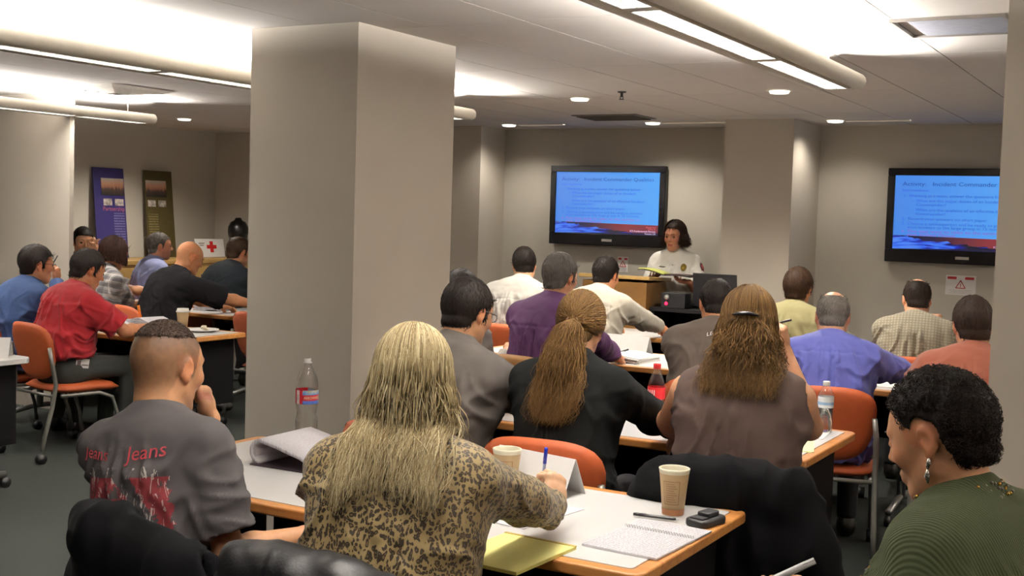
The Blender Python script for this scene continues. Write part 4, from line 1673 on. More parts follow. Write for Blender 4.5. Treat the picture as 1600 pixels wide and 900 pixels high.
def television(label, x, z, w=1.145, h=0.72):
    t = thing('television', label, 'screen', (x, Y1, z))
    b, bb = 0.058, 0.105
    sw, sh = w - 2 * b, h - b - bb
    sz = (bb - b) / 2
    m = MB()
    m.box((0, -0.06, h / 2 - b / 2), (w, 0.05, b)).box((0, -0.06, -h / 2 + bb / 2), (w, 0.05, bb))
    m.box((-w / 2 + b / 2, -0.06, sz), (b, 0.05, sh)).box((w / 2 - b / 2, -0.06, sz), (b, 0.05, sh))
    m.build('bezel', M_BEZEL, t, bevel=0.006)
    MB().box((0, -0.035, 0), (w - 0.06, 0.06, h - 0.06)).build('back_housing', M_DARK, t, bevel=0.01)
    MB().box((0, -0.071, sz), (sw, 0.008, sh)).build('display', M_SLIDE, t)
    MB().box((0.02, -0.086, -h / 2 + 0.048), (0.10, 0.003, 0.022)).build('badge', plain('badge_silver', '#a9a49c', 0.35, 0.3), t)
    yk = -0.0765
    T, L = sz + sh / 2, -sw / 2
    rows = [(0.055, 0.078, 'Activity:   Incident Commander Qualities', 0.050, M_INK2, 0.89),
            (0.055, 0.128, 'Instructions:', 0.036, M_INK, 0.20),
            (0.105, 0.176, 'Working as a team, answer the questions below:', 0.038, M_INK, 0.72),
            (0.160, 0.218, 'What are the major duties of an Incident', 0.036, M_INK, 0.62),
            (0.160, 0.252, 'Commander?', 0.034, M_INK, 0.22),
            (0.160, 0.298, 'What are the qualities of an effective Incident', 0.036, M_INK, 0.70),
            (0.160, 0.332, 'Commander?', 0.034, M_INK, 0.22),
            (0.105, 0.376, 'Record your answers on chart paper.', 0.036, M_INK, 0.58),
            (0.105, 0.418, 'Choose a spokesperson and be ready to present', 0.036, M_INK, 0.74),
            (0.105, 0.448, 'your answers to the large group in 15 minutes.', 0.036, M_INK, 0.72),
            (0.105, 0.484, 'You may want to refer to the section in', 0.036, M_INKR, 0.72),
            (0.105, 0.514, 'your Student Manual.', 0.036, M_INKR, 0.36)]
    k = sh / 0.640
    for x_, y_, s, size, mt, wd in rows:
        lettering('slide_text', s, size * k, mt, t, upright(L + x_ * sw / 1.0, yk, T - y_ * k - 0.010), width=wd * sw)
    for x_, y_, s, mt in ((0.062, 0.176, '1.', M_INK), (0.062, 0.376, '2.', M_INK), (0.062, 0.418, '3.', M_INK), (0.062, 0.484, '4.', M_INKR), (0.130, 0.218, '-', M_INK), (0.130, 0.298, '-', M_INK)):
        lettering('slide_text', s, 0.036 * k, mt, t, upright(L + x_ * sw, yk, T - y_ * k - 0.010))
    for y_, s, mt, wd in ((0.556, 'Visual 2.4', M_INKQ, 0.09), (0.576, 'Unit 2:', M_INKQ, 0.07), (0.598, 'ICS Fundamentals Review', M_INKP, 0.24), (0.622, 'Version 2.0', M_INKP, 0.10)):
        lettering('slide_text', s, 0.024 * k, mt, t, upright(L + (0.975 - wd) * sw, yk, T - y_ * k - 0.008), width=wd * sw)
    return t


television('black wall screen with a blue slide beside the presenter', -4.672, 1.700)
television('black wall screen with a blue slide above the red warning notice', -1.618, 1.684, 1.145, 0.745)

# warning notices taped to the wall
M_PAPER = plain('white_paper', '#dcd9d6', 0.75, var=0.02)
M_RED = plain('red_ink', '#b4262c', 0.7)
M_GREYINK = plain('grey_ink', '#b9b3b0', 0.8)


def notice(label, x, z, w, h):
    t = thing('wall_notice', label, 'sign', (x, Y1, z))
    MB().box((0, -0.0015, 0), (w, 0.003, h)).build('sheet', M_PAPER, t)
    m = MB()
    m.box((-w * 0.29, -0.0035, h * 0.36), (w * 0.30, 0.001, h * 0.13)).box((w * 0.29, -0.0035, h * 0.36), (w * 0.30, 0.001, h * 0.13))
    q = h * 0.24
    for a, b in (((0, q), (-q * 0.95, -q * 0.6)), ((0, q), (q * 0.95, -q * 0.6)), ((-q * 0.95, -q * 0.6), (q * 0.95, -q * 0.6))):
        m.tube([(a[0], -0.0035, a[1]), (b[0], -0.0035, b[1])], h * 0.022, 6)
    m.box((0, -0.0035, q * 0.05), (h * 0.035, 0.001, q * 0.55)).box((0, -0.0035, -q * 0.38), (h * 0.035, 0.001, h * 0.03))
    m.build('red_print', M_RED, t)
    m = MB()
    for k in range(3):
        m.box((0, -0.0033, -h * (0.26 + 0.07 * k)), (w * (0.8, 0.66, 0.74)[k], 0.0008, h * 0.022))
    m.build('grey_print', M_GREYINK, t)


notice('white notice with red warning triangle under the right screen', -1.612, 1.146, 0.225, 0.155)
notice('small white notice with red band behind the lectern', -4.52, 1.175, 0.10, 0.14)

# ------------------------------------------------------------------ far left corner: counter, boards, sign
M_OAK = plain('pale_oak', '#a4834c', 0.45, var=0.12, scale=18)
t = thing('counter', 'long low wooden counter along the far left wall', 'counter', (-9.19, 8.93, 0))
MB().box((0, 0, 1.02), (0.60, 1.92, 0.045)).build('worktop', M_OAK, t, bevel=0.006)
for k in range(2):
    MB().box((0.0, -0.475 + 0.95 * k, 0.535), (0.56, 0.94, 0.92)).build('cabinet', M_OAK, t, bevel=0.004)
    for s in (-1, 1):
        d = MB().box((0.288, -0.475 + 0.95 * k + s * 0.235, 0.54), (0.018, 0.455, 0.86)).build('door', M_OAK, t, bevel=0.003)
        MB().tube([(0.305, -0.475 + 0.95 * k + s * 0.04, 0.78), (0.320, -0.475 + 0.95 * k + s * 0.04, 0.80), (0.320, -0.475 + 0.95 * k + s * 0.04, 0.88), (0.305, -0.475 + 0.95 * k + s * 0.04, 0.90)], 0.004, 6).build('handle', M_STEEL, d, True)
MB().box((-0.02, 0, 0.04), (0.50, 1.9, 0.08)).build('plinth', M_DARK, t)


def sunset_mat():
    n = NT('sunset_print')
    tc = n.n('ShaderNodeTexCoord')
    sep = n.n('ShaderNodeSeparateXYZ')
    n.l(tc.outputs['Generated'], sep.inputs[0])
    nz = n.noise(n.coords('Object', (1, 22, 3)), 1.4, 4, 0.7)
    h = n.math('MULTIPLY_ADD', n.math('SUBTRACT', nz, 0.5), 0.55, sep.outputs[2])
    n.base(n.ramp(h, [(0.05, srgb('#2a2422')), (0.36, srgb('#4a3a34')), (0.52, srgb('#9a6a54')), (0.72, srgb('#b0876f')), (0.95, srgb('#a99f95'))]))
    n.set(Roughness=0.5)
    return n.m


def print_lines(name, bg, fg, per):
    n = NT(name)
    tc = n.n('ShaderNodeTexCoord')
    sep = n.n('ShaderNodeSeparateXYZ')
    n.l(tc.outputs['Object'], sep.inputs[0])
    ln = n.math('LESS_THAN', n.math('FRACT', n.math('MULTIPLY', sep.outputs[2], 1 / per)), 0.45)
    gaps = n.math('GREATER_THAN', n.noise(n.coords('Object', (60, 60, 8)), 1.5, 2), 0.40)
    n.base(n.mix(n.math('MULTIPLY', n.math('MULTIPLY', ln, gaps), 0.75), srgb(bg), srgb(fg)))
    n.set(Roughness=0.6)
    return n.m


M_SUN = sunset_mat()


def board(label, p, w, h, tilt, bg, fg, title, tcol, flip):
    """display board that stands on the counter and leans on the wall"""
    t = thing('display_board', label, 'poster', p)
    Rm = Matrix.Rotation(-tilt, 4, 'Y')
    hold = []
    hold.append(MB().box((0, 0, h / 2), (0.018, w, h)).build('panel', plain('board_' + bg, bg, 0.5), t, bevel=0.002))
    iy = 0.04 * flip
    hold.append(MB().box((0.0105, iy, h * 0.79), (0.003, w * 0.74, h * 0.19)).build('photo', M_SUN, t))
    for k in (-1, 1):
        hold.append(MB().box((0.0105, iy + k * w * 0.19, h * 0.62), (0.003, w * 0.28, h * 0.075)).build('photo', plain('photo_pale', '#9f968f', 0.5, var=0.6, scale=25), t))
    hold.append(MB().box((0.0100, iy + w * 0.16 * flip, h * 0.27), (0.002, w * 0.36, h * 0.46)).build('text_column', print_lines('print_' + bg, bg, fg, 0.026), t))
    for o in hold:
        o.matrix_local = Rm
    if title:
        o = lettering('title', title, 0.060, plain('title_' + tcol, tcol, 0.5), t, None, 'CENTER', width=w * 0.7)
        o.matrix_local = Rm @ Matrix.Translation((0.011, iy, h * 0.525)) @ Matrix.Rotation(math.pi / 2, 4, 'Z') @ Matrix.Rotation(math.pi / 2, 4, 'X')
    return t


board('tall purple display board leaning on the far left wall', (-9.37, 8.355, 1.0425), 0.385, 0.90, rad(6), '#2d2660', '#6f6a9a', 'Partnership', '#a85b72', 1)
board('tall olive display board leaning on the far left wall', (-9.36, 9.00, 1.0425), 0.375, 0.90, rad(6), '#4a4121', '#857a4c', '', '#857a4c', -1)
t = thing('table_sign', 'white card with a red cross standing on the wooden counter', 'sign', (-9.21, 9.55, 1.0425), rad(-12))
Rt = Matrix.Rotation(rad(-14), 4, 'Y')
for o in (MB().box((0, 0, 0.10), (0.008, 0.36, 0.20)).build('card', M_PAPER, t, bevel=0.002),
          MB().box((0.0070, 0.02, 0.112), (0.003, 0.040, 0.120)).box((0.0070, -0.02, 0.112), (0.003, 0.040, 0.040)).box((0.0070, 0.06, 0.112), (0.003, 0.040, 0.040)).build('red_cross', plain('cross_red', '#c3201f', 0.6), t),
          MB().box((0.0048, -0.10, 0.150), (0.0015, 0.07, 0.014)).box((0.0048, -0.10, 0.128), (0.0015, 0.05, 0.012)).build('grey_print', plain('print_grey', '#8f8a88', 0.7), t)):
    o.matrix_local = Rt
MB().box((-0.085, 0, 0.075), (0.006, 0.10, 0.155), R=roty(rad(14))).build('strut', M_PAPER, t)
t = thing('coffee_urn', 'black topped coffee urn on the counter in the far corner', 'urn', (-9.005, 9.74, 1.0425))
MB().lathe([(0.001, 0.0), (0.105, 0.0), (0.105, 0.02), (0.095, 0.03), (0.095, 0.22), (0.001, 0.22)], 24).build('body', plain('urn_grey', '#77706c', 0.35, 0.5), t, True)
MB().lathe([(0.001, 0.22), (0.100, 0.22), (0.110, 0.27), (0.108, 0.33), (0.080, 0.385), (0.045, 0.400), (0.030, 0.43), (0.001, 0.432)], 24).build('lid', plain('urn_black', '#0d0c0d', 0.3), t, True)
MB().tube([(0.09, -0.06, 0.06), (0.13, -0.085, 0.065), (0.14, -0.09, 0.045)], 0.010, 8).build('tap', M_DARK, t, True)

# ------------------------------------------------------------------ front: lectern and equipment desk
M_LECT = plain('lectern_wood', '#6f4f26', 0.4, var=0.14, scale=9)
t = thing('lectern', 'wooden lectern with a sloping top in front of the presenter', 'lectern', (-4.02, 8.85, 0))
MB().box((0, 0, 0.55), (0.56, 0.40, 1.08)).build('body', M_LECT, t, bevel=0.004)
MB().box((0, 0.01, 1.115), (0.62, 0.46, 0.03), R=rotx(rad(-3))).build('top', plain('lectern_top', '#a88a52', 0.4), t, bevel=0.006)
MB().box((0, 0, 0.03), (0.60, 0.44, 0.06)).build('plinth', M_LECT, t, bevel=0.003)
t = thing('equipment_desk', 'low black equipment desk beside the wooden lectern', 'desk', (-3.40, 8.95, 0))
MB().box((0, 0, 0.885), (0.66, 0.50, 0.03)).build('desktop', M_DARK, t, bevel=0.004)
for s in (-1, 1):
    MB().box((s * 0.31, 0, 0.435), (0.03, 0.46, 0.87)).build('side_panel', M_DARK, t)
MB().box((0, 0.20, 0.55), (0.60, 0.02, 0.62)).build('back_panel', M_DARK, t)
MB().box((0, -0.02, 0.55), (0.58, 0.40, 0.025)).build('shelf', M_DARK, t)
t = thing('amplifier', 'black amplifier box with red light and silver knob on the desk', 'equipment', (-3.54, 8.84, 0.9005))
MB().box((0, 0, 0.06), (0.20, 0.26, 0.12)).build('case', plain('amp_black', '#101014', 0.35), t, bevel=0.004)
MB().lathe([(0.001, 0.022), (0.018, 0.020), (0.022, 0.0)], 16, (-0.05, -0.131, 0.085), rotx(math.pi / 2)).build('knob', M_STEEL, t, True)
MB().lathe([(0.001, 0.006), (0.012, 0.004), (0.013, 0.0)], 12, (-0.055, -0.131, 0.035), rotx(math.pi / 2)).build('indicator', emit('led_red', '#ff1030', 6.0), t, True)
t = thing('laptop', 'open black laptop seen from behind on the equipment desk', 'laptop', (-3.25, 8.88, 0.9005), rad(0))
MB().box((0, 0.12, 0.011), (0.33, 0.22, 0.020)).build('base', plain('laptop_black', '#121216', 0.4), t, bevel=0.004)
MB().box((0, -0.030, 0.150), (0.36, 0.010, 0.265), R=rotx(rad(8))).build('lid', plain('laptop_black', '#121216', 0.4), t, bevel=0.004)
MB().box((0, 0.004, 0.022), (0.24, 0.014, 0.014)).build('hinge', M_STEEL_D, t)
# ------------------------------------------------------------------ tables
def wood(name, c1, c2, scale=(3, 40, 40)):
    n = NT(name)
    v = n.coords('Object', scale)
    f = n.noise(v, 1.0, 5, 0.6, 0.8)
    n.base(n.ramp(f, [(0.3, srgb(c1)), (0.7, srgb(c2))]))
    n.set(Roughness=0.35)
    return n.m


M_EDGE = wood('oak_edge', '#b0713a', '#cf9350')
M_TOP = plain('white_laminate', '#cbc9c7', 0.32, var=0.015, scale=6)
M_TOPG = plain('grey_white_edge', '#cfccc4', 0.4)
M_PANEL = plain('black_panel', '#09080a', 0.7, spec=0.08)
TZ = 0.73


def table(label, xl, xr, ya, yb, legs=True, white_edge=False, group=None):
    w, d = xr - xl, yb - ya
    cx, cy = (xl + xr) / 2, (ya + yb) / 2
    t = thing('training_table', label, 'table', (cx, cy, 0), 0, group)
    me = M_TOPG if white_edge else M_EDGE
    if white_edge:
        MB().prism(rrect(w, d, 0.06), TZ - 0.032, TZ).build('tabletop', M_TOP, t, bevel=0.005)
    else:
        # wooden border around an inset white laminate field
        b = 0.042
        MB().prism(rrect(w - 2 * b, d - 2 * b, 0.012), TZ - 0.025, TZ + 0.0006).build('tabletop', M_TOP, t)
        o = rrect(w, d, 0.035)
        i_ = rrect(w - 2 * b, d - 2 * b, 0.012)
        n = len(o)
        m = MB()
        vs = [(x, y, TZ) for x, y in o] + [(x, y, TZ) for x, y in i_] + [(x, y, TZ - 0.032) for x, y in o] + [(x, y, TZ - 0.032) for x, y in i_]
        fs = []
        for k in range(n):
            l = (k + 1) % n
            fs += [(k, l, n + l, n + k), (2 * n + l, 2 * n + k, 3 * n + k, 3 * n + l), (2 * n + k, 2 * n + l, l, k), (n + k, n + l, 3 * n + l, 3 * n + k)]
        m._add(vs, fs)
        m.build('edge_band', me, t, bevel=0.007, seg=2)
        MB().box((0, 0, TZ - 0.031), (w - 2 * b, d - 2 * b, 0.012)).build('underside', M_PANEL, t)
    MB().box((0, d * 0.5 - 0.10, 0.535), (w - 0.34, 0.016, 0.32)).build('modesty_panel', M_PANEL, t)
    for s in (-1, 1):
        MB().box((s * (w / 2 - 0.085), 0.02, 0.47), (0.018, d * 0.80, 0.44)).build('end_panel', M_PANEL, t)
    for s in (-1, 1):
        x = s * (w / 2 - 0.14)
        lg = MB().tube([(x, 0, 0.10), (x, 0, TZ - 0.05)], 0.024, 12).build('leg', M_STEEL, t, True)
        MB().box((x, 0, TZ - 0.055), (0.05, d * 0.72, 0.02)).build('bracket', M_STEEL_D, lg)
        MB().tube([(x, -d * 0.40, 0.075), (x, -0.06, 0.105), (x, 0.06, 0.105), (x, d * 0.40, 0.075)], 0.019, 10).build('foot', M_STEEL, lg, True)
        for q in (-1, 1):
            MB().tube([(x - 0.015, q * d * 0.40, 0.030), (x + 0.015, q * d * 0.40, 0.030)], 0.030, 14).build('caster', plain('caster_black', '#101012', 0.5), lg, True)
    return t


T1 = (-3.02, -1.115, 2.61, 3.40)
T2 = (-3.05, -1.19, 4.24, 5.00)
T3 = (-3.95, -1.21, 6.36, 7.10)
T4 = (-4.30, -1.25, 8.00, 8.62)
table('front wood-edged white table with two tan paper cups', *T1)
table('wood-edged table under the red cap bottle and small water bottle', *T2)
table('long wood-edged table in front of the man in the purple shirt', *T3)
table('farthest wood-edged table nearest the lectern', *T4)
L1_ = (-7.35, -5.50, 3.62, 4.36)
L2_ = (-7.40, -5.61, 5.44, 6.18)
L3_ = (-8.6, -6.55, 7.02, 7.74)
L4_ = (-8.75, -7.0, 8.62, 9.3)
table('pale rounded table cut by the left edge of the picture', *L1_, white_edge=True)
table('wood-edged table with the lidded coffee cup and paper plate', *L2_)
table('wood-edged table in front of the bald man in black', *L3_)
table('farthest left table in front of the counter', *L4_)

# ------------------------------------------------------------------ chairs
M_ORANGE = plain('orange_upholstery', '#b5562b', 0.62, var=0.06, scale=40, bump=0.15, bscale=900)
M_TAN = plain('tan_upholstery', '#b0824f', 0.6, var=0.06)
M_TUBE = plain('chair_tube', '#86857f', 0.35, 0.55)


def ribbed():
    n = NT('ribbed_orange')
    sep = n.n('ShaderNodeSeparateXYZ')
    tc = n.n('ShaderNodeTexCoord')
    n.l(tc.outputs['Object'], sep.inputs[0])
    wv = n.math('SINE', n.math('MULTIPLY', sep.outputs[0], 6.2832 / 0.017))
    n.base(n.mix(n.math('MULTIPLY_ADD', wv, 0.3, 0.35), srgb('#a9552f'), srgb('#7f3a20')))
    n.set(Roughness=0.7)
    n.bump(wv, 0.5, 0.002)
    return n.m


def pad(nx, ny, fx):
    """closed cushion: fx(u, v) gives front and back points"""
    A = np.array([[fx(u, v, 1) for v in np.linspace(-1, 1, ny)] for u in np.linspace(-1, 1, nx)])
    B = np.array([[fx(u, v, -1) for v in np.linspace(-1, 1, ny)] for u in np.linspace(-1, 1, nx)])
    return A, B


def back_point(u, v, s):
    # u across, v up: rounded top corners, narrower waist, slight wrap round the sitter
    p = 3.2
    n = (abs(u) ** p + abs(v) ** p) ** (1 / p)
    m = max(abs(u), abs(v))
    k = m / n if n > 1e-6 else 1.0
    u, v = u * k, v * k
    w = 0.238 - 0.030 * (0.5 - 0.5 * v) - 0.012 * (1 - v) * (1 - v) * 0.5
    z = 0.665 + 0.178 * v
    y = -0.225 - 0.075 * (v + 1) / 2 + 0.035 * u * u
    th = 0.021 * (1 - m ** 5) ** 0.5 + 0.002
    return (u * w, y + s * th, z)


def seat_point(u, v, s):
    p = 4.5
    n = (abs(u) ** p + abs(v) ** p) ** (1 / p)
    m = max(abs(u), abs(v))
    k = m / n if n > 1e-6 else 1.0
    u, v = u * k, v * k
    th = 0.027 * (1 - m ** 6) ** 0.5 + 0.002
    return (u * (0.235 + 0.005 * v), 0.025 + 0.235 * v, 0.432 - 0.018 * max(v, 0) ** 3 + s * th)


def make_chair(label, mat, tube):
    t = thing('stacking_chair', label, 'chair')
    for nm, fx in (('backrest', back_point), ('seat', seat_point)):
        A, B = pad(15, 15, fx)
        m = MB()
        if nm == 'backrest':
            m.grid(A[::-1]).grid(B)
        else:
            m.grid(A).grid(B[::-1])
        o = m.build(nm, mat, t, True)
        # weld the two halves along the rim
        import bmesh
        bm = bmesh.new()
        bm.from_mesh(o.data)
        bmesh.ops.remove_doubles(bm, verts=bm.verts, dist=0.0045)
        bmesh.ops.recalc_face_normals(bm, faces=bm.faces)
        bm.to_mesh(o.data)
        bm.free()
        o.data.polygons.foreach_set('use_smooth', np.ones(len(o.data.polygons), bool))
    for s in (-1, 1):
        o = MB().tube([(s * 0.214, -0.262, 0.70), (s * 0.226, -0.250, 0.60), (s * 0.228, -0.225, 0.47), (s * 0.229, -0.250, 0.33), (s * 0.232, -0.300, 0.16), (s * 0.235, -0.318, 0.075)], [0.012, 0.0135, 0.0135, 0.0135, 0.0135, 0.012], 9).build('leg', tube, t, True)
        MB().tube([(s * 0.235 - 0.018, -0.325, 0.031), (s * 0.235 + 0.018, -0.325, 0.031)], 0.031, 14).build('caster', plain('caster_black', '#101012', 0.5), o, True)
        o = MB().tube([(s * 0.212, -0.18, 0.395), (s * 0.214, 0.08, 0.395), (s * 0.218, 0.17, 0.36), (s * 0.226, 0.225, 0.20), (s * 0.230, 0.245, 0.075)], 0.0125, 9).build('leg', tube, t, True)
        MB().tube([(s * 0.230 - 0.018, 0.25, 0.031), (s * 0.230 + 0.018, 0.25, 0.031)], 0.031, 14).build('caster', plain('caster_black', '#101012', 0.5), o, True)
    MB().tube([(-0.228, -0.235, 0.40), (0, -0.235, 0.40), (0.228, -0.235, 0.40)], 0.010, 8).build('crossbar', tube, t, True)
    MB().tube([(-0.213, 0.05, 0.39), (0.213, 0.05, 0.39)], 0.010, 8).build('crossbar', tube, t, True)
    return t


CH0 = [None]


def chair(label, x, y, yaw=0, kind=None):
    if kind is not None:
        t = make_chair(label, kind, M_TUBE)
    elif CH0[0] is None:
        CH0[0] = t = make_chair(label, M_ORANGE, M_TUBE)
    else:
        return dup(CH0[0], label, (x, y, 0), rad(yaw))
    t.location = (x, y, 0)
    t.rotation_euler = (0, 0, rad(yaw))
    return t


# ------------------------------------------------------------------ things on the tables
M_CUP = plain('tan_paper_cup', '#b49a72', 0.6, var=0.03)
M_CUPRIM = plain('cup_cream', '#d8d2b8', 0.5)
M_CUPPRINT = plain('cup_print', '#8a5a3c', 0.6)
M_CUPBAND = plain('cup_band', '#96643f', 0.6)
M_LID = plain('cup_lid', '#e6e3dc', 0.4)


def cup(label, x, y, z=TZ, h=0.135, r0=0.031, r1=0.043, lid=False, turn=0.0, printed=True):
    t = thing('paper_cup', label, 'cup', (x, y, z), turn)

    def rr(q):
        return r0 + (r1 - r0) * q / h
    MB().lathe([(0.001, 0.006), (r0 - 0.002, 0.006), (r0, 0.0), (rr(h * 0.55), h * 0.55), (r1, h - 0.012)], 32).build('wall', M_CUP, t, True)
    MB().lathe([(rr(0) + 0.0006, 0.001), (rr(0.020) + 0.0006, 0.020)], 32).build('base_band', M_CUPBAND, t, True)
    if lid:
        MB().lathe([(r1 - 0.001, h - 0.014), (r1 + 0.004, h - 0.014), (r1 + 0.004, h - 0.006), (r1 - 0.001, h - 0.002), (r1 - 0.004, h + 0.012), (r1 - 0.008, h + 0.012), (r1 - 0.011, h + 0.006), (0.001, h + 0.006)], 28).build('lid', M_LID, t, True)
    else:
        MB().lathe([(r1, h - 0.013), (r1 + 0.0012, h - 0.006), (r1 + 0.0026, h), (r1, h + 0.0015), (r1 - 0.0024, h - 0.001), (r1 - 0.003, h - 0.03), (rr(h * .6) - 0.003, h * 0.6)], 32).build('rim', M_CUPRIM, t, True)
        MB().lathe([(0.001, h - 0.040), (rr(h - 0.04) - 0.002, h - 0.040)], 28).build('coffee', plain('coffee', '#3a2212', 0.15), t, True)
    if printed:
        m = MB()

        def arc(a0, a1, z0, z1):
            P = [[((rr(q) + 0.0012) * math.sin(a), -(rr(q) + 0.0012) * math.cos(a), q) for a in np.linspace(a0, a1, 8)] for q in (z0, z1)]
            m.grid(P)
        for z0 in (0.034, h - 0.034):
            arc(-0.62, 0.62, z0, z0 + 0.0016)
        for a in (-0.62, 0.58):
            arc(a, a + 0.04, 0.034, h - 0.034)
        for k in range(9):
            arc(-0.45, 0.45 - 0.12 * (k % 3), 0.042 + k * 0.0065, 0.0435 + k * 0.0065)
        m.build('print', M_CUPPRINT, t)
    return t


cup('open tan paper cup in front of the folded name card', -1.815, 3.17, turn=0.35)
cup('open tan paper cup beside the black phone at table end', -1.285, 3.225, turn=0.2)
cup('tan paper cup with a white lid on the left table', -6.14, 6.10, h=0.125, lid=True, printed=False)


def clear_plastic():
    n = NT('clear_plastic')
    out = n.t.nodes['Material Output']
    tr = n.n('ShaderNodeBsdfTransparent')
    tr.inputs[0].default_value = (0.97, 0.975, 0.97, 1)
    gl = n.n('ShaderNodeBsdfGlossy')
    gl.inputs['Roughness'].default_value = 0.08
    lw = n.n('ShaderNodeLayerWeight')
    lw.inputs['Blend'].default_value = 0.35
    mx = n.n('ShaderNodeMixShader')
    n.l(n.math('MULTIPLY_ADD', lw.outputs['Facing'], 0.40, 0.05), mx.inputs[0])
    n.l(tr.outputs[0], mx.inputs[1])
    n.l(gl.outputs[0], mx.inputs[2])
    n.l(mx.outputs[0], out.inputs['Surface'])
    return n.m


M_CLEAR = clear_plastic()


def water_mat():
    n = NT('water')
    n.base((0.93, 0.96, 0.97))
    n.set(Roughness=0.02, IOR=1.33)
    n.b.inputs['Transmission Weight'].default_value = 1.0
    return n.m


M_WATER = water_mat()


def on_cyl(r, z0, turn=0.0):
    def f(co):
        a = co[:, 0] / r + turn
        return np.stack([(r + co[:, 2]) * np.sin(a), -(r + co[:, 2]) * np.cos(a), z0 + co[:, 1]], 1)
    return f


# tall water bottle, nearly empty
t = thing('water_bottle', 'tall clear plastic water bottle with red and blue label', 'bottle', (-2.755, 3.35, TZ), rad(35))
t.scale = (0.9, 0.9, 0.9)
prof = [(0.001, 0.012), (0.022, 0.004), (0.040, 0.0), (0.045, 0.008)]
for k in range(6):
    prof += [(0.0455, 0.016 + k * 0.017), (0.0435, 0.0245 + k * 0.017)]
prof += [(0.0400, 0.125), (0.0390, 0.140), (0.0425, 0.165), (0.0450, 0.172), (0.0450, 0.232), (0.0440, 0.240), (0.0445, 0.250), (0.0400, 0.275), (0.0300, 0.300), (0.0180, 0.322), (0.0145, 0.330), (0.0145, 0.338)]
MB().lathe(prof, 40).build('bottle_wall', M_CLEAR, t, True)
MB().lathe([(0.0145, 0.334), (0.0175, 0.336), (0.0175, 0.339), (0.0135, 0.340), (0.0135, 0.354), (0.0125, 0.354)], 24).build('neck_ring', plain('frosted_plastic', '#c9c8c4', 0.4), t, True)
MB().lathe([(0.001, 0.014), (0.040, 0.006), (0.0425, 0.024), (0.001, 0.024)], 32).build('water', M_WATER, t, True)
lab = MB().lathe([(0.0455, 0.175), (0.0458, 0.230)], 48).build('label', None, t, True)
n = NT('bottle_label')
tc = n.n('ShaderNodeTexCoord')
sep = n.n('ShaderNodeSeparateXYZ')
n.l(tc.outputs['Object'], sep.inputs[0])
ang = n.math('ARCTAN2', sep.outputs[0], n.math('MULTIPLY', sep.outputs[1], -1.0))
nz = n.noise(n.coords('Object'), 45, 3)
sky = n.ramp(n.math('MULTIPLY_ADD', n.math('SUBTRACT', nz, 0.5), 0.04, sep.outputs[2]), [(0.176, srgb('#3f5fa8')), (0.186, srgb('#4c6cb4')), (0.2135, srgb('#5a86c0')), (0.222, srgb('#7fa6c8')), (0.228, srgb('#b5b08c'))])
band = n.math('LESS_THAN', n.math('ABSOLUTE', n.math('SUBTRACT', sep.outputs[2], 0.200)), 0.0115)
c = n.mix(band, sky, srgb('#b3222c'))
sidep = n.math('LESS_THAN', ang, -0.32)
c = n.mix(sidep, c, srgb('#bd1f2e'))
c = n.mix(n.math('MULTIPLY', n.math('LESS_THAN', ang, -0.62), n.math('GREATER_THAN', ang, -0.98)), c, srgb('#e8e2de'))
n.base(c)
n.set(Roughness=0.3)
lab.data.materials.append(n.m)
lettering('label_lettering', 'ARROWHEAD', 0.017, plain('label_cream', '#ead9b8', 0.5), t, None, 'CENTER', bend=on_cyl(0.0462, 0.1945, 0.62), width=0.075)
m = MB()
for k in range(9):
    m.grid([[((0.0463) * math.sin(a), -0.0463 * math.cos(a), 0.190 + 0.0026 * k + dz) for a in (-0.88, -0.72)] for dz in (0, 0.0013)])
m.build('barcode', plain('grey_print2', '#77706e', 0.6), t)

# small water bottle on the second table
t = thing('water_bottle', 'small clear water bottle with white cap and pale label', 'bottle', (-1.30, 4.90, TZ))
prof = [(0.001, 0.006), (0.026, 0.0), (0.031, 0.006)]
for k in range(7):
    prof += [(0.0315, 0.012 + k * 0.0125), (0.0300, 0.018 + k * 0.0125)]
prof += [(0.0315, 0.102), (0.0318, 0.150), (0.0300, 0.160), (0.0220, 0.178), (0.0125, 0.192), (0.0120, 0.200)]
MB().lathe(prof, 32).build('bottle_wall', M_CLEAR, t, True)
MB().lathe([(0.0325, 0.104), (0.0325, 0.150)], 32).build('label', plain('label_white', '#dfe4ea', 0.35), t, True)
MB().lathe([(0.0328, 0.116), (0.0328, 0.128)], 32).build('label_band', plain('label_blue', '#8fb4d8', 0.35), t, True)
MB().lathe([(0.001, 0.008), (0.026, 0.004), (0.029, 0.02), (0.029, 0.10), (0.001, 0.10)], 24).build('water', M_WATER, t, True)
MB().lathe([(0.001, 0.212), (0.0135, 0.212), (0.0145, 0.209), (0.0145, 0.194), (0.012, 0.194)], 24).build('cap', plain('white_plastic', '#e9e9e6', 0.4), t, True)

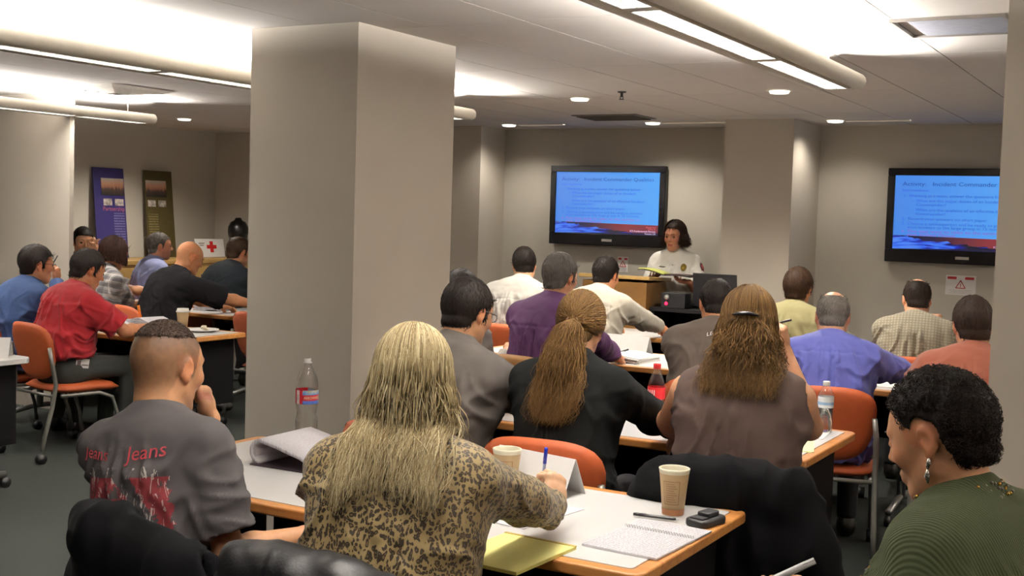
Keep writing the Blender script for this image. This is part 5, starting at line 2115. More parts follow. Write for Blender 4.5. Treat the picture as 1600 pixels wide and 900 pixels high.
# soda bottle with the red cap
t = thing('soda_bottle', 'clear soda bottle with a red cap and red label', 'bottle', (-1.99, 4.75, TZ))
t.scale = (1.1, 1.1, 1.1)
MB().lathe([(0.001, 0.008), (0.024, 0.0), (0.033, 0.008), (0.0345, 0.03), (0.0325, 0.06), (0.0340, 0.085), (0.0340, 0.125), (0.0320, 0.140), (0.0200, 0.175), (0.0125, 0.192), (0.0120, 0.205)], 32).build('bottle_wall', M_CLEAR, t, True)
MB().lathe([(0.0347, 0.080), (0.0347, 0.126)], 32).build('label', plain('label_red', '#d6252d', 0.35), t, True)
MB().lathe([(0.001, 0.216), (0.0140, 0.216), (0.0150, 0.213), (0.0150, 0.196), (0.012, 0.196)], 24).build('cap', plain('cap_red', '#d3242b', 0.4), t, True)
m = MB()
for k in range(5):
    a0 = -0.9 + 0.25 * k
    m.grid([[(0.0350 * math.sin(a), -0.0350 * math.cos(a), q) for a in (a0, a0 + 0.12)] for q in (0.090 + 0.006 * (k % 2), 0.116)])
m.build('label_lettering', plain('label_pale', '#f0d8d4', 0.5), t)


def tent(label, x, y, w=0.29, h=0.105, d=0.10, rz=0.0, z=TZ):
    """folded name card"""
    t = MB()
    q = 0.0012
    for s in (-1, 1):
        P = [[(u * w / 2, s * d / 2, 0.0005), (u * w / 2, s * q, h)] for u in (-1, 1)]
        t.grid(P)
    o = t.build('name_card', M_PAPER, None, solid=0.0012, loc=(x, y, z), rot=(0, 0, rz))
    return tag(o, label, 'card')


tent('white folded name card behind the left tan cup', -1.765, 3.270, 0.31, 0.115, 0.11, rad(-11))
tent('white folded name card facing the man in purple', -3.13, 6.98, 0.30, 0.115, 0.11, rad(-2))
tent('white folded name card at the left picture edge', -5.71, 4.20, 0.28, 0.105, 0.11, rad(40))


def written(name, ink='#77747d', dens=0.47):
    n = NT(name)
    tc = n.n('ShaderNodeTexCoord')
    sep = n.n('ShaderNodeSeparateXYZ')
    n.l(tc.outputs['Object'], sep.inputs[0])
    row = n.math('FRACT', n.math('MULTIPLY', sep.outputs[1], 1 / 0.0085))
    nz = n.noise(n.coords('Object', (60, 200, 1)), 3.0, 3, 0.7)
    ink_on = n.math('MULTIPLY', n.math('LESS_THAN', n.math('ABSOLUTE', n.math('SUBTRACT', row, 0.5)), 0.32), n.math('GREATER_THAN', nz, dens))
    n.base(n.mix(n.math('MULTIPLY', ink_on, 0.9), srgb('#cfcdd0'), srgb(ink)))
    n.set(Roughness=0.7)
    return n.m


M_WRITTEN = written('written_page')
M_PRINTED = written('printed_page', '#b3adb4', 0.48)


def paper_stack(label, x, y, w, d, h, rz, mat=None, name='paper_stack', cat='papers', z=TZ, sheets=4, sag=0.0):
    t = thing(name, label, cat, (x, y, z), rz)
    rg = random.Random(int(x * 100))
    for k in range(sheets):
        zz = h * (k + 0.5) / sheets
        nx = 9
        P = []
        ox, oy, ra = rg.uniform(-0.006, 0.006), rg.uniform(-0.006, 0.006), rg.uniform(-0.05, 0.05) * (k > 0)
        for i in range(nx):
            u = -w / 2 + w * i / (nx - 1)
            bend = sag * math.exp(-((u - w * 0.1) / (w * 0.25)) ** 2) * (0.4 + 0.6 * k / sheets)
            row = []
            for v in (-d / 2, d / 2):
                a, b = u + ox, v + oy
                row.append((a * math.cos(ra) - b * math.sin(ra), a * math.sin(ra) + b * math.cos(ra), zz + bend))
            P.append(row)
        MB().grid(P).build('sheet', mat or M_PAPER, t, solid=max(h / sheets * 0.9, 0.0006))
    return t


def pen(label, a, b, r=0.0042, body='#15151a', tip='#c9c9c9', cap=None, capfrac=0.3, clip=True):
    """pen from tip a to end b"""
    a, b = np.asarray(a, float), np.asarray(b, float)
    L = np.linalg.norm(b - a)
    u = (b - a) / L
    t = thing('pen', label, 'pen', tuple(a))

    def q(s):
        return u * s

    MB().tube([q(0.012), q(0.018), q(L * (1 - capfrac)), q(L)], [r * 0.7, r, r, r * 0.92], 10).build('barrel', plain('pen_' + body, body, 0.3), t, True)
    MB().tube([q(0.0), q(0.012)], [0.0007, r * 0.7], 8).build('tip', plain('pen_' + tip, tip, 0.3, 0.5), t, True)
    if cap:
        MB().tube([q(L * (1 - capfrac)), q(L * 0.985), q(L + 0.001)], [r * 1.15, r * 1.2, r * 0.9], 10).build('cap', plain('pen_' + cap, cap, 0.3), t, True)
    if clip:
        side = nrm(np.cross(u, (0, 0, 1.0)) + np.array([0, 0, 0.7]))
        MB().tube([q(L * 0.97) + side * r, q(L * 0.95) + side * (r + 0.003), q(L * 0.74) + side * (r + 0.002)], 0.0011, 6).build('clip', plain('pen_' + tip, tip, 0.3, 0.5), t, True)
    return t


# front table: spiral notebook, pen, phone, pads, binder
ang = math.atan2(2.751 - 2.768, -1.119 + 1.341)
t = thing('spiral_notebook', 'open spiral notebook with written page at the table end', 'notebook', (-1.235, 2.87, TZ + 0.0008), rad(-3))
MB().box((0, 0, 0.003), (0.215, 0.230, 0.005)).build('page_block', plain('page_edges', '#cfcbd0', 0.7), t)
MB().box((0, 0, 0.0058), (0.213, 0.228, 0.0006)).build('page', M_WRITTEN, t)
MB().box((0.0, 0.175, 0.0024), (0.213, 0.110, 0.0042)).build('turned_page', M_WRITTEN, t)
m = MB()
for k in range(26):
    x = -0.10 + 0.2 * k / 25
    m.tube([(x, 0.118 + 0.006 * math.cos(a), 0.0065 + 0.006 * math.sin(a)) for a in np.linspace(-0.5, 3.6, 8)], 0.0007, 5)
m.build('wire_spiral', M_STEEL, t, True)
p0, p1 = onz(1063, 812, TZ + 0.009), onz(990, 803, TZ + 0.009)
pen('black ballpoint pen with silver end lying above the notebook', p0, p1, 0.0048, '#17161a', '#c8c8c8', None)
t = thing('mobile_phone', 'thick black mobile phone in a clip case near the table corner', 'phone', (-1.165, 3.175, TZ), rad(-12))
MB().prism(rrect(0.072, 0.125, 0.022), 0.0, 0.022).build('case', plain('phone_black', '#121214', 0.45), t, bevel=0.007, seg=3)
MB().prism(rrect(0.040, 0.060, 0.008), 0.022, 0.036, c=(0.0, 0.012, 0)).build('clip_block', plain('phone_grey', '#1c1c20', 0.4), t, bevel=0.004)
MB().box((0, -0.035, 0.0235), (0.045, 0.03, 0.004)).build('keypad', plain('phone_grey', '#1c1c20', 0.4), t, bevel=0.001)
t = thing('legal_pad', 'yellow legal pad at the near edge under the leopard sleeve', 'notepad', (-1.46, 2.585, TZ), rad(-3))
MB().box((0, 0, 0.004), (0.215, 0.285, 0.008)).build('page_block', plain('pad_edge', '#d8d07a', 0.7), t)


def pad_mat():
    n = NT('yellow_page')
    sep = n.n('ShaderNodeSeparateXYZ')
    tc = n.n('ShaderNodeTexCoord')
    n.l(tc.outputs['Object'], sep.inputs[0])
    ln = n.math('LESS_THAN', n.math('FRACT', n.math('MULTIPLY', sep.outputs[1], 1 / 0.0087)), 0.07)
    n.base(n.mix(n.math('MULTIPLY', ln, 0.3), srgb('#e6e08c'), srgb('#a8b48a')))
    n.set(Roughness=0.7)
    return n.m


MB().box((0, 0, 0.0086), (0.214, 0.284, 0.0008)).build('page', pad_mat(), t)
MB().box((0, 0.139, 0.009), (0.216, 0.010, 0.003)).build('binding', plain('pad_binding', '#b9a050', 0.6), t)
paper_stack('white handout under the writing hand on the front table', -1.66, 2.98, 0.26, 0.30, 0.003, rad(-8), M_PRINTED, 'handout', sheets=2)
# open binder with a page block curling over at the left
t = thing('open_binder', 'open dark binder with curled white pages on the front table', 'binder', (-2.46, 3.14, TZ + 0.001), rad(2))
MB().prism(rrect(0.60, 0.30, 0.01), 0.0, 0.004, c=(0.06, 0, 0)).build('cover', plain('binder_cover', '#2b2028', 0.45), t)
prof = []
for i in range(15):
    a = -0.6 + 4.2 * i / 14
    prof.append((-0.215 + -0.032 * math.sin(a) * 1.0, 0.040 - 0.034 * math.cos(a)))
prof2 = [(-0.235, 0.010)] + [(-0.20 - 0.040 * math.sin(a), 0.046 - 0.038 * math.cos(a)) for a in np.linspace(0.2, 3.0, 12)] + [(-0.14, 0.070), (-0.04, 0.045), (0.035, 0.016)]
P = [[(x, y, z) for x, z in prof2] for y in np.linspace(-0.138, 0.138, 4)]
MB().grid(P).build('curled_pages', M_PRINTED, t, True, solid=0.012)
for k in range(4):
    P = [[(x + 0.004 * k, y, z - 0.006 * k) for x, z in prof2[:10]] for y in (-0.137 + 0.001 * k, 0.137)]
    MB().grid(P).build('page_layer', plain('inner_page_grey', '#b7aeb2', 0.7), t, True, solid=0.002)  # lower page layers in a greyer paper tone
P = [[(x, y, z) for x, z in ((0.035, 0.014), (0.08, 0.018), (0.16, 0.016), (0.26, 0.012), (0.33, 0.008))] for y in np.linspace(-0.138, 0.138, 3)]
MB().grid(P).build('flat_pages', M_PRINTED, t, True, solid=0.010)
MB().tube([(0.035, -0.12, 0.01), (0.035, 0.12, 0.01)], 0.006, 8).build('ring_spine', M_STEEL, t, True)
t = thing('raised_booklet', 'white booklet propped up between the bottle and blonde hair', 'booklet', (-2.40, 3.30, TZ), rad(-8))
MB().box((0, 0, 0.060), (0.10, 0.006, 0.15), R=roty(rad(38))).build('pages', M_PAPER, t)
MB().box((0.02, 0.02, 0.055), (0.10, 0.004, 0.16), R=roty(rad(38))).build('cover', M_DARK, t)

# second table
paper_stack('pale yellow sheet hanging over the second table end', -1.345, 4.52, 0.20, 0.26, 0.003, rad(14), plain('pale_yellow_page', '#dfdba4', 0.7), 'handout', sheets=2)
paper_stack('white paper under the small water bottle', -1.40, 4.80, 0.26, 0.18, 0.002, rad(6), None, 'handout', sheets=1, z=TZ + 0.0008)
# third table
paper_stack('thick white page stack before the name card', -3.02, 6.62, 0.40, 0.28, 0.030, rad(-4), M_PAPER, 'page_stack', sheets=6, sag=0.018)
pen('black pen sticking up from the third table pages', at(945, 557, 6.62), at(982, 546, 6.70), 0.006, '#1b1a1e', '#2a2a2e', None, clip=False)
paper_stack('white pages left of the purple shirt', -3.62, 6.62, 0.26, 0.22, 0.020, rad(8), M_PAPER, 'page_stack', sheets=4, sag=0.01)
t = thing('key_pouch', 'small dark key pouch lying on pages by purple shirt', 'pouch', (-3.48, 6.50, TZ + 0.0245), rad(20))
MB().prism(rrect(0.10, 0.05, 0.015), 0, 0.018).build('body', plain('pouch_grey', '#4c484c', 0.6), t, bevel=0.005)
MB().tube([(0.05 + 0.018 * math.cos(a), 0.018 * math.sin(a), 0.006) for a in np.linspace(0, 6.28, 14)], 0.002, 6).build('ring', M_STEEL, t, True)
paper_stack('white sheet at the right end of third table', -1.42, 6.62, 0.24, 0.26, 0.004, rad(5), M_PAPER, 'handout', sheets=2)
# fourth table
paper_stack('white sheets by the reaching white sleeve on farthest table', -3.30, 8.42, 0.26, 0.20, 0.006, rad(6), M_PRINTED, 'handout', sheets=2, sag=0.01)
paper_stack('white sheets on farthest table before the tan shirt', -2.4, 8.3, 0.3, 0.24, 0.005, rad(-4), M_PAPER, 'handout', sheets=2)
# left block
t = thing('paper_plate', 'white paper plate with crumpled napkin on the left table', 'plate', (-5.87, 6.01, TZ))
MB().lathe([(0.001, 0.004), (0.075, 0.004), (0.085, 0.012), (0.115, 0.018), (0.115, 0.015), (0.086, 0.008), (0.074, 0.0), (0.001, 0.0)], 36).build('dish', M_PAPER, t, True)
sn = SDF()
for k in range(5):
    sn.ell((0.02 * math.cos(k * 2.1) + 0.02, 0.02 * math.sin(k * 1.7), 0.016 + 0.004 * k), (0.022, 0.014, 0.009), rotz(k), 0.006)
Vn, Fn = sn.mesh(0.005, 1)
o = mesh_np('napkin', Vn + vnormals(Vn, Fn) * (0.003 * vnoise(Vn * 130, 2))[:, None], Fn, plain('napkin', '#cdbfa8', 0.9), None, loc=(-5.87, 6.01, TZ + 0.002))
tag(o, 'small crumpled beige napkin lying on the paper plate', 'napkin')
paper_stack('open white workbook under the red shirt arm', -6.50, 5.72, 0.42, 0.28, 0.022, rad(4), M_PRINTED, 'workbook', sheets=5, sag=0.022)
paper_stack('open white workbook next to the lidded cup', -6.33, 5.95, 0.30, 0.20, 0.050, rad(-6), M_PRINTED, 'workbook', sheets=5, sag=0.03)
pa, pb = at(220, 500, 5.92), at(216, 477, 5.92)
t = thing('highlighter', 'orange highlighter standing upright among the left table pages', 'marker', tuple(pa))
u = pb - pa
MB().tube([u * 0, u * 0.6], 0.0095, 10).build('barrel', plain('marker_orange', '#e8711e', 0.35), t, True)
MB().tube([u * 0.6, u * 0.98, u], [0.0102, 0.0102, 0.008], 10).build('cap', plain('marker_orange2', '#f08a2c', 0.35), t, True)
paper_stack('white open notebook by the bald man hand', -7.05, 7.35, 0.26, 0.22, 0.040, rad(20), M_PRINTED, 'notebook', sheets=4, sag=0.03)
paper_stack('white papers before the woman in plaid', -7.9, 7.30, 0.30, 0.26, 0.012, rad(0), M_PAPER, 'page_stack', sheets=3)
paper_stack('white newspaper sheets on the far left table', -8.15, 8.9, 0.36, 0.26, 0.02, rad(0), M_PAPER, 'page_stack', sheets=3, sag=0.02)
# ------------------------------------------------------------------ coats hung over chair backs
def coat(label, x, y, yaw, mat, w=0.27, z0=0.34, z1=0.885, seed=1, amp=0.017, sleeves=True, roll=0.0):
    """coat draped over the back of a chair whose seat centre is (x, y)"""
    s = SDF()
    yb = -0.275
    r = np.array([1.0, 0, 0])
    s.seg((0, yb, z0 + 0.05), (0, yb - 0.005, 0.62), w * 0.98, 0.075, w, 0.070, r, k=0.05, p=2.6)
    s.seg((0, yb - 0.005, 0.62), (0, yb - 0.02, z1 - 0.06), w, 0.068, w * 0.90, 0.055, r, k=0.05, p=2.6)
    s.cone((-w * 0.72, yb - 0.02, z1 - 0.075), (w * 0.72, yb - 0.02, z1 - 0.075), 0.062, 0.062, k=0.05)
    s.cone((-w * 0.35, yb - 0.035, z1 - 0.03), (w * 0.35, yb - 0.035, z1 - 0.03), 0.028, 0.028, k=0.04)
    if sleeves:
        for q in (-1, 1):
            s.cone((q * w * 0.92, yb + 0.0, z1 - 0.13), (q * (w + 0.045), yb + 0.03, 0.52), 0.055, 0.052, k=0.03)
            s.cone((q * (w + 0.045), yb + 0.03, 0.52), (q * (w + 0.02), yb + 0.02, z0 + 0.02), 0.052, 0.048, k=0.03, cut=[((0, 0, z0), (0, 0, -1))])
    # hollow that the chair back fills
    s.seg((0, yb + 0.012, 0.30), (0, yb - 0.006, 0.80), 0.232, 0.034, 0.226, 0.026, r, k=0.01, p=3, op='s')
    V, F = s.mesh(0.010, 2)
    N = vnormals(V, F)
    q = V * np.array([13, 9, 3.2])
    q = q + 0.6 * np.stack([vnoise(V * 5, seed), vnoise(V * 5, seed + 1), vnoise(V * 5, seed + 2)], 1)
    d = amp * (1 - 2 * np.abs(vnoise(q, seed + 5))) + amp * 0.5 * vnoise(V * np.array([22, 22, 12]), seed + 6)
    V = V + N * d[:, None]
    V[:, 2] -= math.tan(rad(roll)) * V[:, 0] * smooth01(V[:, 2], 0.45, 0.8)
    o = mesh_np('coat', V, F, mat, None, loc=(x, y, 0), rot=(0, 0, rad(yaw)))
    return tag(o, label, 'coat')


# ------------------------------------------------------------------ the people
def mtop(px, py, Y):
    return at(px, py, Y)


BLK = ['#17110e', '#241a15', '#100c0b']
BRN = ['#3a281b', '#4a3524', '#2b1d14']
GRY = ['#6c665f', '#4a443f', '#8a847c']
PANT = plain('black_trousers', '#15151a', 0.9)
JEAN = plain('blue_jeans', '#2c3a55', 0.9, var=0.15, scale=60)
OLIVE = plain('grey_green_trousers', '#1c1e1b', 0.9)
PP = {}

# 1 man in the printed grey T-shirt, front table, left
PP[1] = person('man with clipped dark hair in grey printed T-shirt, chin on hand', mtop(262, 500, 2.28), 16, dict(
    shirt=dict(mat=cloth_mat('grey_print_tee', '#454243', 'print', rough=0.9), sleeve='short', collar='crew', fold=0.008, ease=0.020, sl_ease=0.020, sl_len=0.80, name='tshirt'),
    lean=(-2, 12), side=-6, head=(-14, 10, -2), twist=-4, skin='#c08f6a', buzz='#2a211b', fade=[0.25, 0.55, 0.66, 0.86, 0.96], face=True, brow='#20160f', hair_top=0.004, res=0.005, stubble=0.35, fat=0.92, bulk=0.82, shoulder=0.152,
    hair=hair_short(['#3d3028', '#2a211b', '#54443a'], 0.003, 2200, 0.011, 'crew', None, 0.6, 0.005, 0.004, 0.0007),
    armR=dict(w=tuple(at(476, 836, 2.50)), pole=(0.1, -0.4, -1.0)),
    armL=dict(w=tuple(at(330, 655, 2.47)), pole=(-0.3, 0.6, -0.9), fw=(-0.22, -0.05, 1.0), nw=(-0.75, -0.55, 0.1), hand=CHIN), pants=JEAN))
# 2 woman in leopard print
PP[2] = person('woman with long blonde hair in leopard print blouse, writing', mtop(647, 514, 2.36), 20, dict(
    sex='f', shirt=dict(mat=cloth_mat('leopard_print', '#8a7450', 'leopard', rough=0.6), sleeve='long', collar='crew', fold=0.007, ease=0.022, sl_ease=0.016, sl_len=0.90, name='blouse'),
    lean=(8, 20), head=(6, 20, 0), skin='#c9a081', hand_s=1.1, res=0.005, fat=1.15, bulk=1.02, hair_top=0.016, shoulder=0.160, arm_w=0.98,
    hair=hair_long(['#ad9c75', '#776443', '#d0c29e', '#52432c', '#95835d'], 4400, 0.31, (-205, 25),
                   ([0, 0.05, 0.12, 0.2, 0.28, 0.40], [1.0, 1.02, 1.03, 1.06, 1.10, 1.1], [0, 0.004, 0.012, 0.03, 0.05, 0.07]), 0.019, 16, 0.0014, 0.50, 20, 170, 0.010, caps=0.014, kink=0.0010),
    armR=dict(w=tuple(at(874, 797, 2.86)), pole=(0.9, -0.15, -0.45), fw=(-0.22, 0.45, 0.80), nw=(-0.85, 0.10, -0.25), hand=PEN),
    armL=dict(w=(-1.80, 2.80, 0.79), pole=(-0.25, -0.5, -0.85)), pants=PANT))
# 3 woman in the green sweater
PP[3] = person('woman with short curly black hair in dark green ribbed sweater', mtop(1472, 572, 2.42), 72, dict(
    sex='f', shirt=dict(mat=cloth_mat('green_rib', '#2d341d', 'ribs', rough=0.95), sleeve='long', collar='high', fold=0.007, ease=0.024, sl_ease=0.022, name='sweater'),
    lean=(0, 14), bust=(0.30, 0.13, 0.16, 0.12, 0.13), head=(4, 20, 0), skin='#c08f6c', face=True, eyes_shut=True, brow='#17100c', lips='#7e4a40', res=0.0045, fat=1.30, bulk=1.15, hair_top=0.022, nose=0.9,
    hair=hair_curly(['#0d0a09', '#17110e', '#241a15']),
    armR=dict(l=(0.10, 0.44, 0.70), pole=(0.6, -0.3, -0.8)), armL=dict(w=tuple(at(1250, 968, 2.12)), pole=(-0.4, -0.3, -0.8), hand=PEN, fw=(-0.4, 0.35, 0.5)), pants=PANT))
# 4 man in the grey jacket
PP[4] = person('dark haired man in grey jacket behind the blonde woman', mtop(733, 433, 3.86), -8, dict(
    shirt=dict(mat=cloth_mat('grey_jacket', '#524d49', rough=0.75), sleeve='long', collar='shirt', fold=0.010, ease=0.024, sl_ease=0.020, name='jacket'),
    lean=(10, 24), head=(-4, 16, 0), skin='#bb8a66', glasses=True, res=0.006, fat=1.05,
    hair=hair_short(BLK, 0.014, 1500, 0.030, 'man', None, 0.3, 0.006),
    armR=dict(w=(-2.02, 4.38, 0.785), pole=(0.3, -0.5, -0.85)), armL=dict(w=(-2.55, 4.40, 0.785)), pants=PANT))
# 5 woman with the pony tail
PP[5] = person('woman in black sweater with a long wavy brown ponytail', mtop(910, 456, 3.90), 8, dict(
    sex='f', shirt=dict(mat=cloth_mat('black_knit', '#131414', rough=0.95), sleeve='long', collar='crew', fold=0.006, ease=0.020, sl_ease=0.018, name='sweater'),
    lean=(6, 18), head=(2, 20, 0), skin='#c99a7a', res=0.006, fat=1.02, bulk=0.98, shoulder=0.160, hair_top=0.010, arm_w=0.95,
    hair=hair_tied(['#6b5030', '#523a20', '#8a6b3e', '#3f2c19', '#775a35'], (0.0, -0.122, -0.012),
                   [(0, 0, 0), (0, -0.035, -0.03), (-0.004, -0.065, -0.11), (-0.010, -0.085, -0.20), (-0.018, -0.105, -0.29), (-0.022, -0.115, -0.36)],
                   [0.014, 0.046, 0.062, 0.074, 0.076, 0.055], 2400, phi=(-214, 34), el_lo=-0.45, wave=0.026, wfreq=34, flat=0.5, kink=0.0018, r=0.0014, clump=70),
    armR=dict(w=(-1.70, 4.34, 0.785), pole=(0.15, -0.6, -0.85)), armL=dict(w=(-2.12, 4.36, 0.785), pole=(-0.25, -0.5, -0.85)), pants=PANT))
# 6 woman in the brown sleeveless top
PP[6] = person('woman in sleeveless brown top, wavy hair held by dark clip', mtop(1172, 450, 3.86), 12, dict(
    sex='f', shirt=dict(mat=cloth_mat('brown_top', '#3b2d28', rough=0.8), sleeve='none', collar='crew', fold=0.008, ease=0.018, name='top'),
    lean=(6, 20), head=(2, 16, 0), skin='#c09070', res=0.006, fat=1.06, bulk=1.0, shoulder=0.166, hair_top=0.014, arm_w=1.0,
    hair=hair_tied(['#4e3922', '#674d2c', '#382817', '#826339', '#584023'], (0.0, -0.122, 0.004),
                   [(0, 0, 0), (0, -0.012, -0.03), (0, -0.030, -0.09), (0, -0.050, -0.16), (0, -0.075, -0.26)], [0.040, 0.060, 0.080, 0.105, 0.115], 2000, wave=0.024, wfreq=36, r=0.0014, clump=60, flat=0.28, kink=0.0018,
                   loose=dict(n=1300, length=0.27, phi=(-205, 25), prof=([0, 0.06, 0.14, 0.24, 0.4], [1.0, 1.04, 1.10, 1.16, 1.2], [0, 0.01, 0.02, 0.03, 0.03]))),
    armR=dict(w=tuple(at(1226, 552, 4.12)), pole=(0.25, 0.5, -0.8), fw=(-0.12, 0.05, 1.0), nw=(-0.8, -0.1, 0.2), hand=PEN),
    armL=dict(w=(-1.66, 4.20, 0.785), pole=(-0.9, -0.35, -0.5)), pants=JEAN))
# 7 hidden man in white shirt
PP[7] = person('dark haired person in white shirt mostly hidden behind grey jacket', mtop(722, 421, 5.85), 0, dict(
    shirt=dict(mat=cloth_mat('white_shirt_a', '#aaa59e'), fold=0.007), lean=(10, 22), head=(0, 16, 0), skin='#b98a68', res=0.008,
    hair=hair_short(BLK, 0.018, 700, 0.032, 'man', None, 0.4), armR=dict(l=(0.20, 0.40, 0.785)), pants=PANT))
# 8 purple shirt
PP[8] = person('grey haired man in dark purple shirt at the third table', mtop(877, 395, 5.92), -6, dict(
    shirt=dict(mat=cloth_mat('purple_shirt', '#44234a', rough=0.7), fold=0.009, ease=0.024, sl_ease=0.02, yoke=True, pleat=True), lean=(4, 16), head=(-6, 8, 0), skin='#c08d6c', res=0.007, fat=1.0, bulk=0.96,
    hair=hair_short(['#54504c', '#3b3733', '#7d7873', '#66615c'], 0.016, 1500, 0.034, 'man', None, 0.25),
    armR=dict(w=(-2.95, 6.38, 0.785), pole=(0.35, -0.5, -0.8)), armL=dict(w=(-3.32, 6.44, 0.785), pole=(-0.3, -0.5, -0.8)), pants=PANT))
# 9 dark taupe shirt
PP[9] = person('dark haired man in taupe shirt with pale mark below collar', mtop(1120, 434, 5.86), 16, dict(
    shirt=dict(mat=cloth_mat('taupe_shirt', '#4b423b', rough=0.75), fold=0.008, ease=0.024, sl_ease=0.02, collar='polo'), lean=(14, 32), head=(14, 20, 0), skin='#bd8560', res=0.007, fat=1.0, bulk=0.98,
    hair=hair_short(BLK, 0.010, 1200, 0.022, 'man', None, 0.3), armR=dict(w=(-1.9, 6.46, 0.785)), armL=dict(w=(-2.36, 6.5, 0.785)), pants=PANT))
# 10 blue shirt
PP[10] = person('balding grey haired man in pleated blue shirt', mtop(1303, 456, 5.98), 14, dict(
    shirt=dict(mat=cloth_mat('blue_shirt', '#575ca4', rough=0.7), fold=0.010, ease=0.024, sl_ease=0.022, pleat=True, yoke=True), lean=(14, 30), head=(-1, 24, 0), skin='#c99878', res=0.007, fat=1.02, bulk=0.98, hair_top=0.004,
    hair=hair_short(GRY, 0.007, 900, 0.018, 'man', (0.0, -0.055, 0.108, 0.058), 0.3), armR=dict(w=(-1.22, 6.50, 0.785), pole=(1, -0.2, -0.4)), armL=dict(w=(-1.75, 6.5, 0.785), pole=(-0.3, -0.5, -0.8)), pants=PANT))
# 11 salmon shirt
PP[11] = person('dark haired man in salmon shirt beside the right column', mtop(1522, 462, 5.72), 10, dict(
    shirt=dict(mat=cloth_mat('salmon_shirt', '#8c4f3c', rough=0.75), fold=0.011, ease=0.026, sl_ease=0.022, pleat=True), lean=(10, 24), head=(8, 12, -3), skin='#bf8a6a', res=0.007, fat=1.0, bulk=0.96,
    hair=hair_short(['#2b1f18', '#3a2a20', '#1d1511'], 0.014, 1100, 0.030), armR=dict(w=(-0.62, 6.42, 0.785)), armL=dict(w=(-1.22, 6.28, 0.785), pole=(-0.3, -0.5, -0.8)), pants=PANT))
# 12 white shirt, far left
PP[12] = person('black haired man in white shirt at farthest table, head turned left', mtop(820, 385, 7.55), 6, dict(
    shirt=dict(mat=cloth_mat('white_shirt_b', '#a29e97'), fold=0.010, ease=0.024, sl_ease=0.022, yoke=True), lean=(10, 28), head=(24, 18, -4), skin='#c39472', res=0.008, hair_top=0.014,
    hair=hair_short(BLK, 0.014, 900, 0.030, 'man', None, 0.4), armR=dict(w=(-4.00, 8.12, 0.785)), armL=dict(w=(-4.5, 8.1, 0.785)), pants=PANT))
# 13 white shirt, reaching
PP[13] = person('black haired man in white shirt reaching right across farthest table', mtop(948, 400, 7.62), 0, dict(
    shirt=dict(mat=cloth_mat('white_shirt_c', '#9a9488'), fold=0.009, ease=0.024, sl_ease=0.022, yoke=True), lean=(16, 36), head=(-8, 14, 0), skin='#b57c58', res=0.008,
    hair=hair_short(BLK, 0.014, 900, 0.028, 'man', None, 0.3), armR=dict(w=tuple(at(1034, 512, 8.10)), pole=(0.6, -0.6, -0.5), hand=FIST), armL=dict(w=(-3.75, 8.1, 0.785)), pants=PANT))
# 14 tan shirt
PP[14] = person('brown haired man in pale olive shirt in front of pilaster', mtop(1249, 418, 7.60), 2, dict(
    shirt=dict(mat=cloth_mat('olive_shirt', '#7c7653'), fold=0.008, ease=0.024, sl_ease=0.022), lean=(10, 24), head=(-8, 6, 0), skin='#bd8a68', res=0.008,
    hair=hair_short(BRN, 0.020, 900, 0.032, 'man', None, 0.3), armR=dict(w=(-1.95, 8.1, 0.785)), armL=dict(w=(-2.45, 8.1, 0.785)), pants=PANT))
# 15 checked shirt
PP[15] = person('balding man in beige checked shirt below the right screen', mtop(1434, 436, 7.58), 8, dict(
    shirt=dict(mat=cloth_mat('beige_check', '#938b78', 'check', '#6e685a', 1.3), fold=0.009, ease=0.024, sl_ease=0.022, pleat=True), lean=(12, 28), head=(12, 20, 0), skin='#c48f70', res=0.008, hair_top=0.004,
    hair=hair_short(['#332821', '#221a15'], 0.008, 900, 0.020, 'man', (0.01, -0.035, 0.118, 0.062), 0.3),
    armR=dict(w=tuple(at(1470, 515, 7.95)), pole=(0.6, 0.3, -0.8), fw=(-0.25, 0.0, 1.0), nw=(-0.7, 0.2, 0.1), hand=FIST), armL=dict(w=(-1.75, 8.1, 0.785)), pants=PANT))
# 16 presenter
PP[16] = person('standing woman in white uniform shirt reading from an open book', mtop(1055, 344, 9.30), 192, dict(
    sex='f', stand=True, hip_z=0.86, S=0.97, shirt=dict(mat=cloth_mat('uniform_white', '#d9d6cf'), sleeve='short', fold=0.006, ease=0.018, sl_ease=0.022, sl_len=0.85, hem=0.13), lean=(0, 5), head=(-14, 6, 0), skin='#b98266', face=True,
    brow='#2a1b14', lips='#93423d', res=0.007, hair_top=0.020, fat=1.0, bulk=0.95, shoulder=0.150,
    hair=hair_long(['#2a1b15', '#3a261d', '#1d130f'], 1500, 0.130, (-216, 36), ([0, 0.05, 0.12, 0.2], [1.0, 1.0, 1.02, 0.92], [0, 0, 0.005, 0.01]), 0.020, 36, 0.0020, 0.3, 16, 60, 0.008, caps=0.012, kink=0.003, front=True),
    bust=(0.30, 0.09, 0.13, 0.07, 0.09), armR=dict(w=tuple(at(1016, 435, 9.02)), pole=(0.2, -0.5, -0.8), fw=(0.45, -0.55, 0.10), nw=(0.1, 0.1, 1.0), hand=LOOSE), armL=dict(w=tuple(at(1077, 441, 9.02)), pole=(-0.2, -0.5, -0.8), fw=(-0.45, -0.55, 0.05), nw=(-0.1, 0.1, 1.0), hand=LOOSE), pants=plain('navy_trousers', '#12131c', 0.85)))
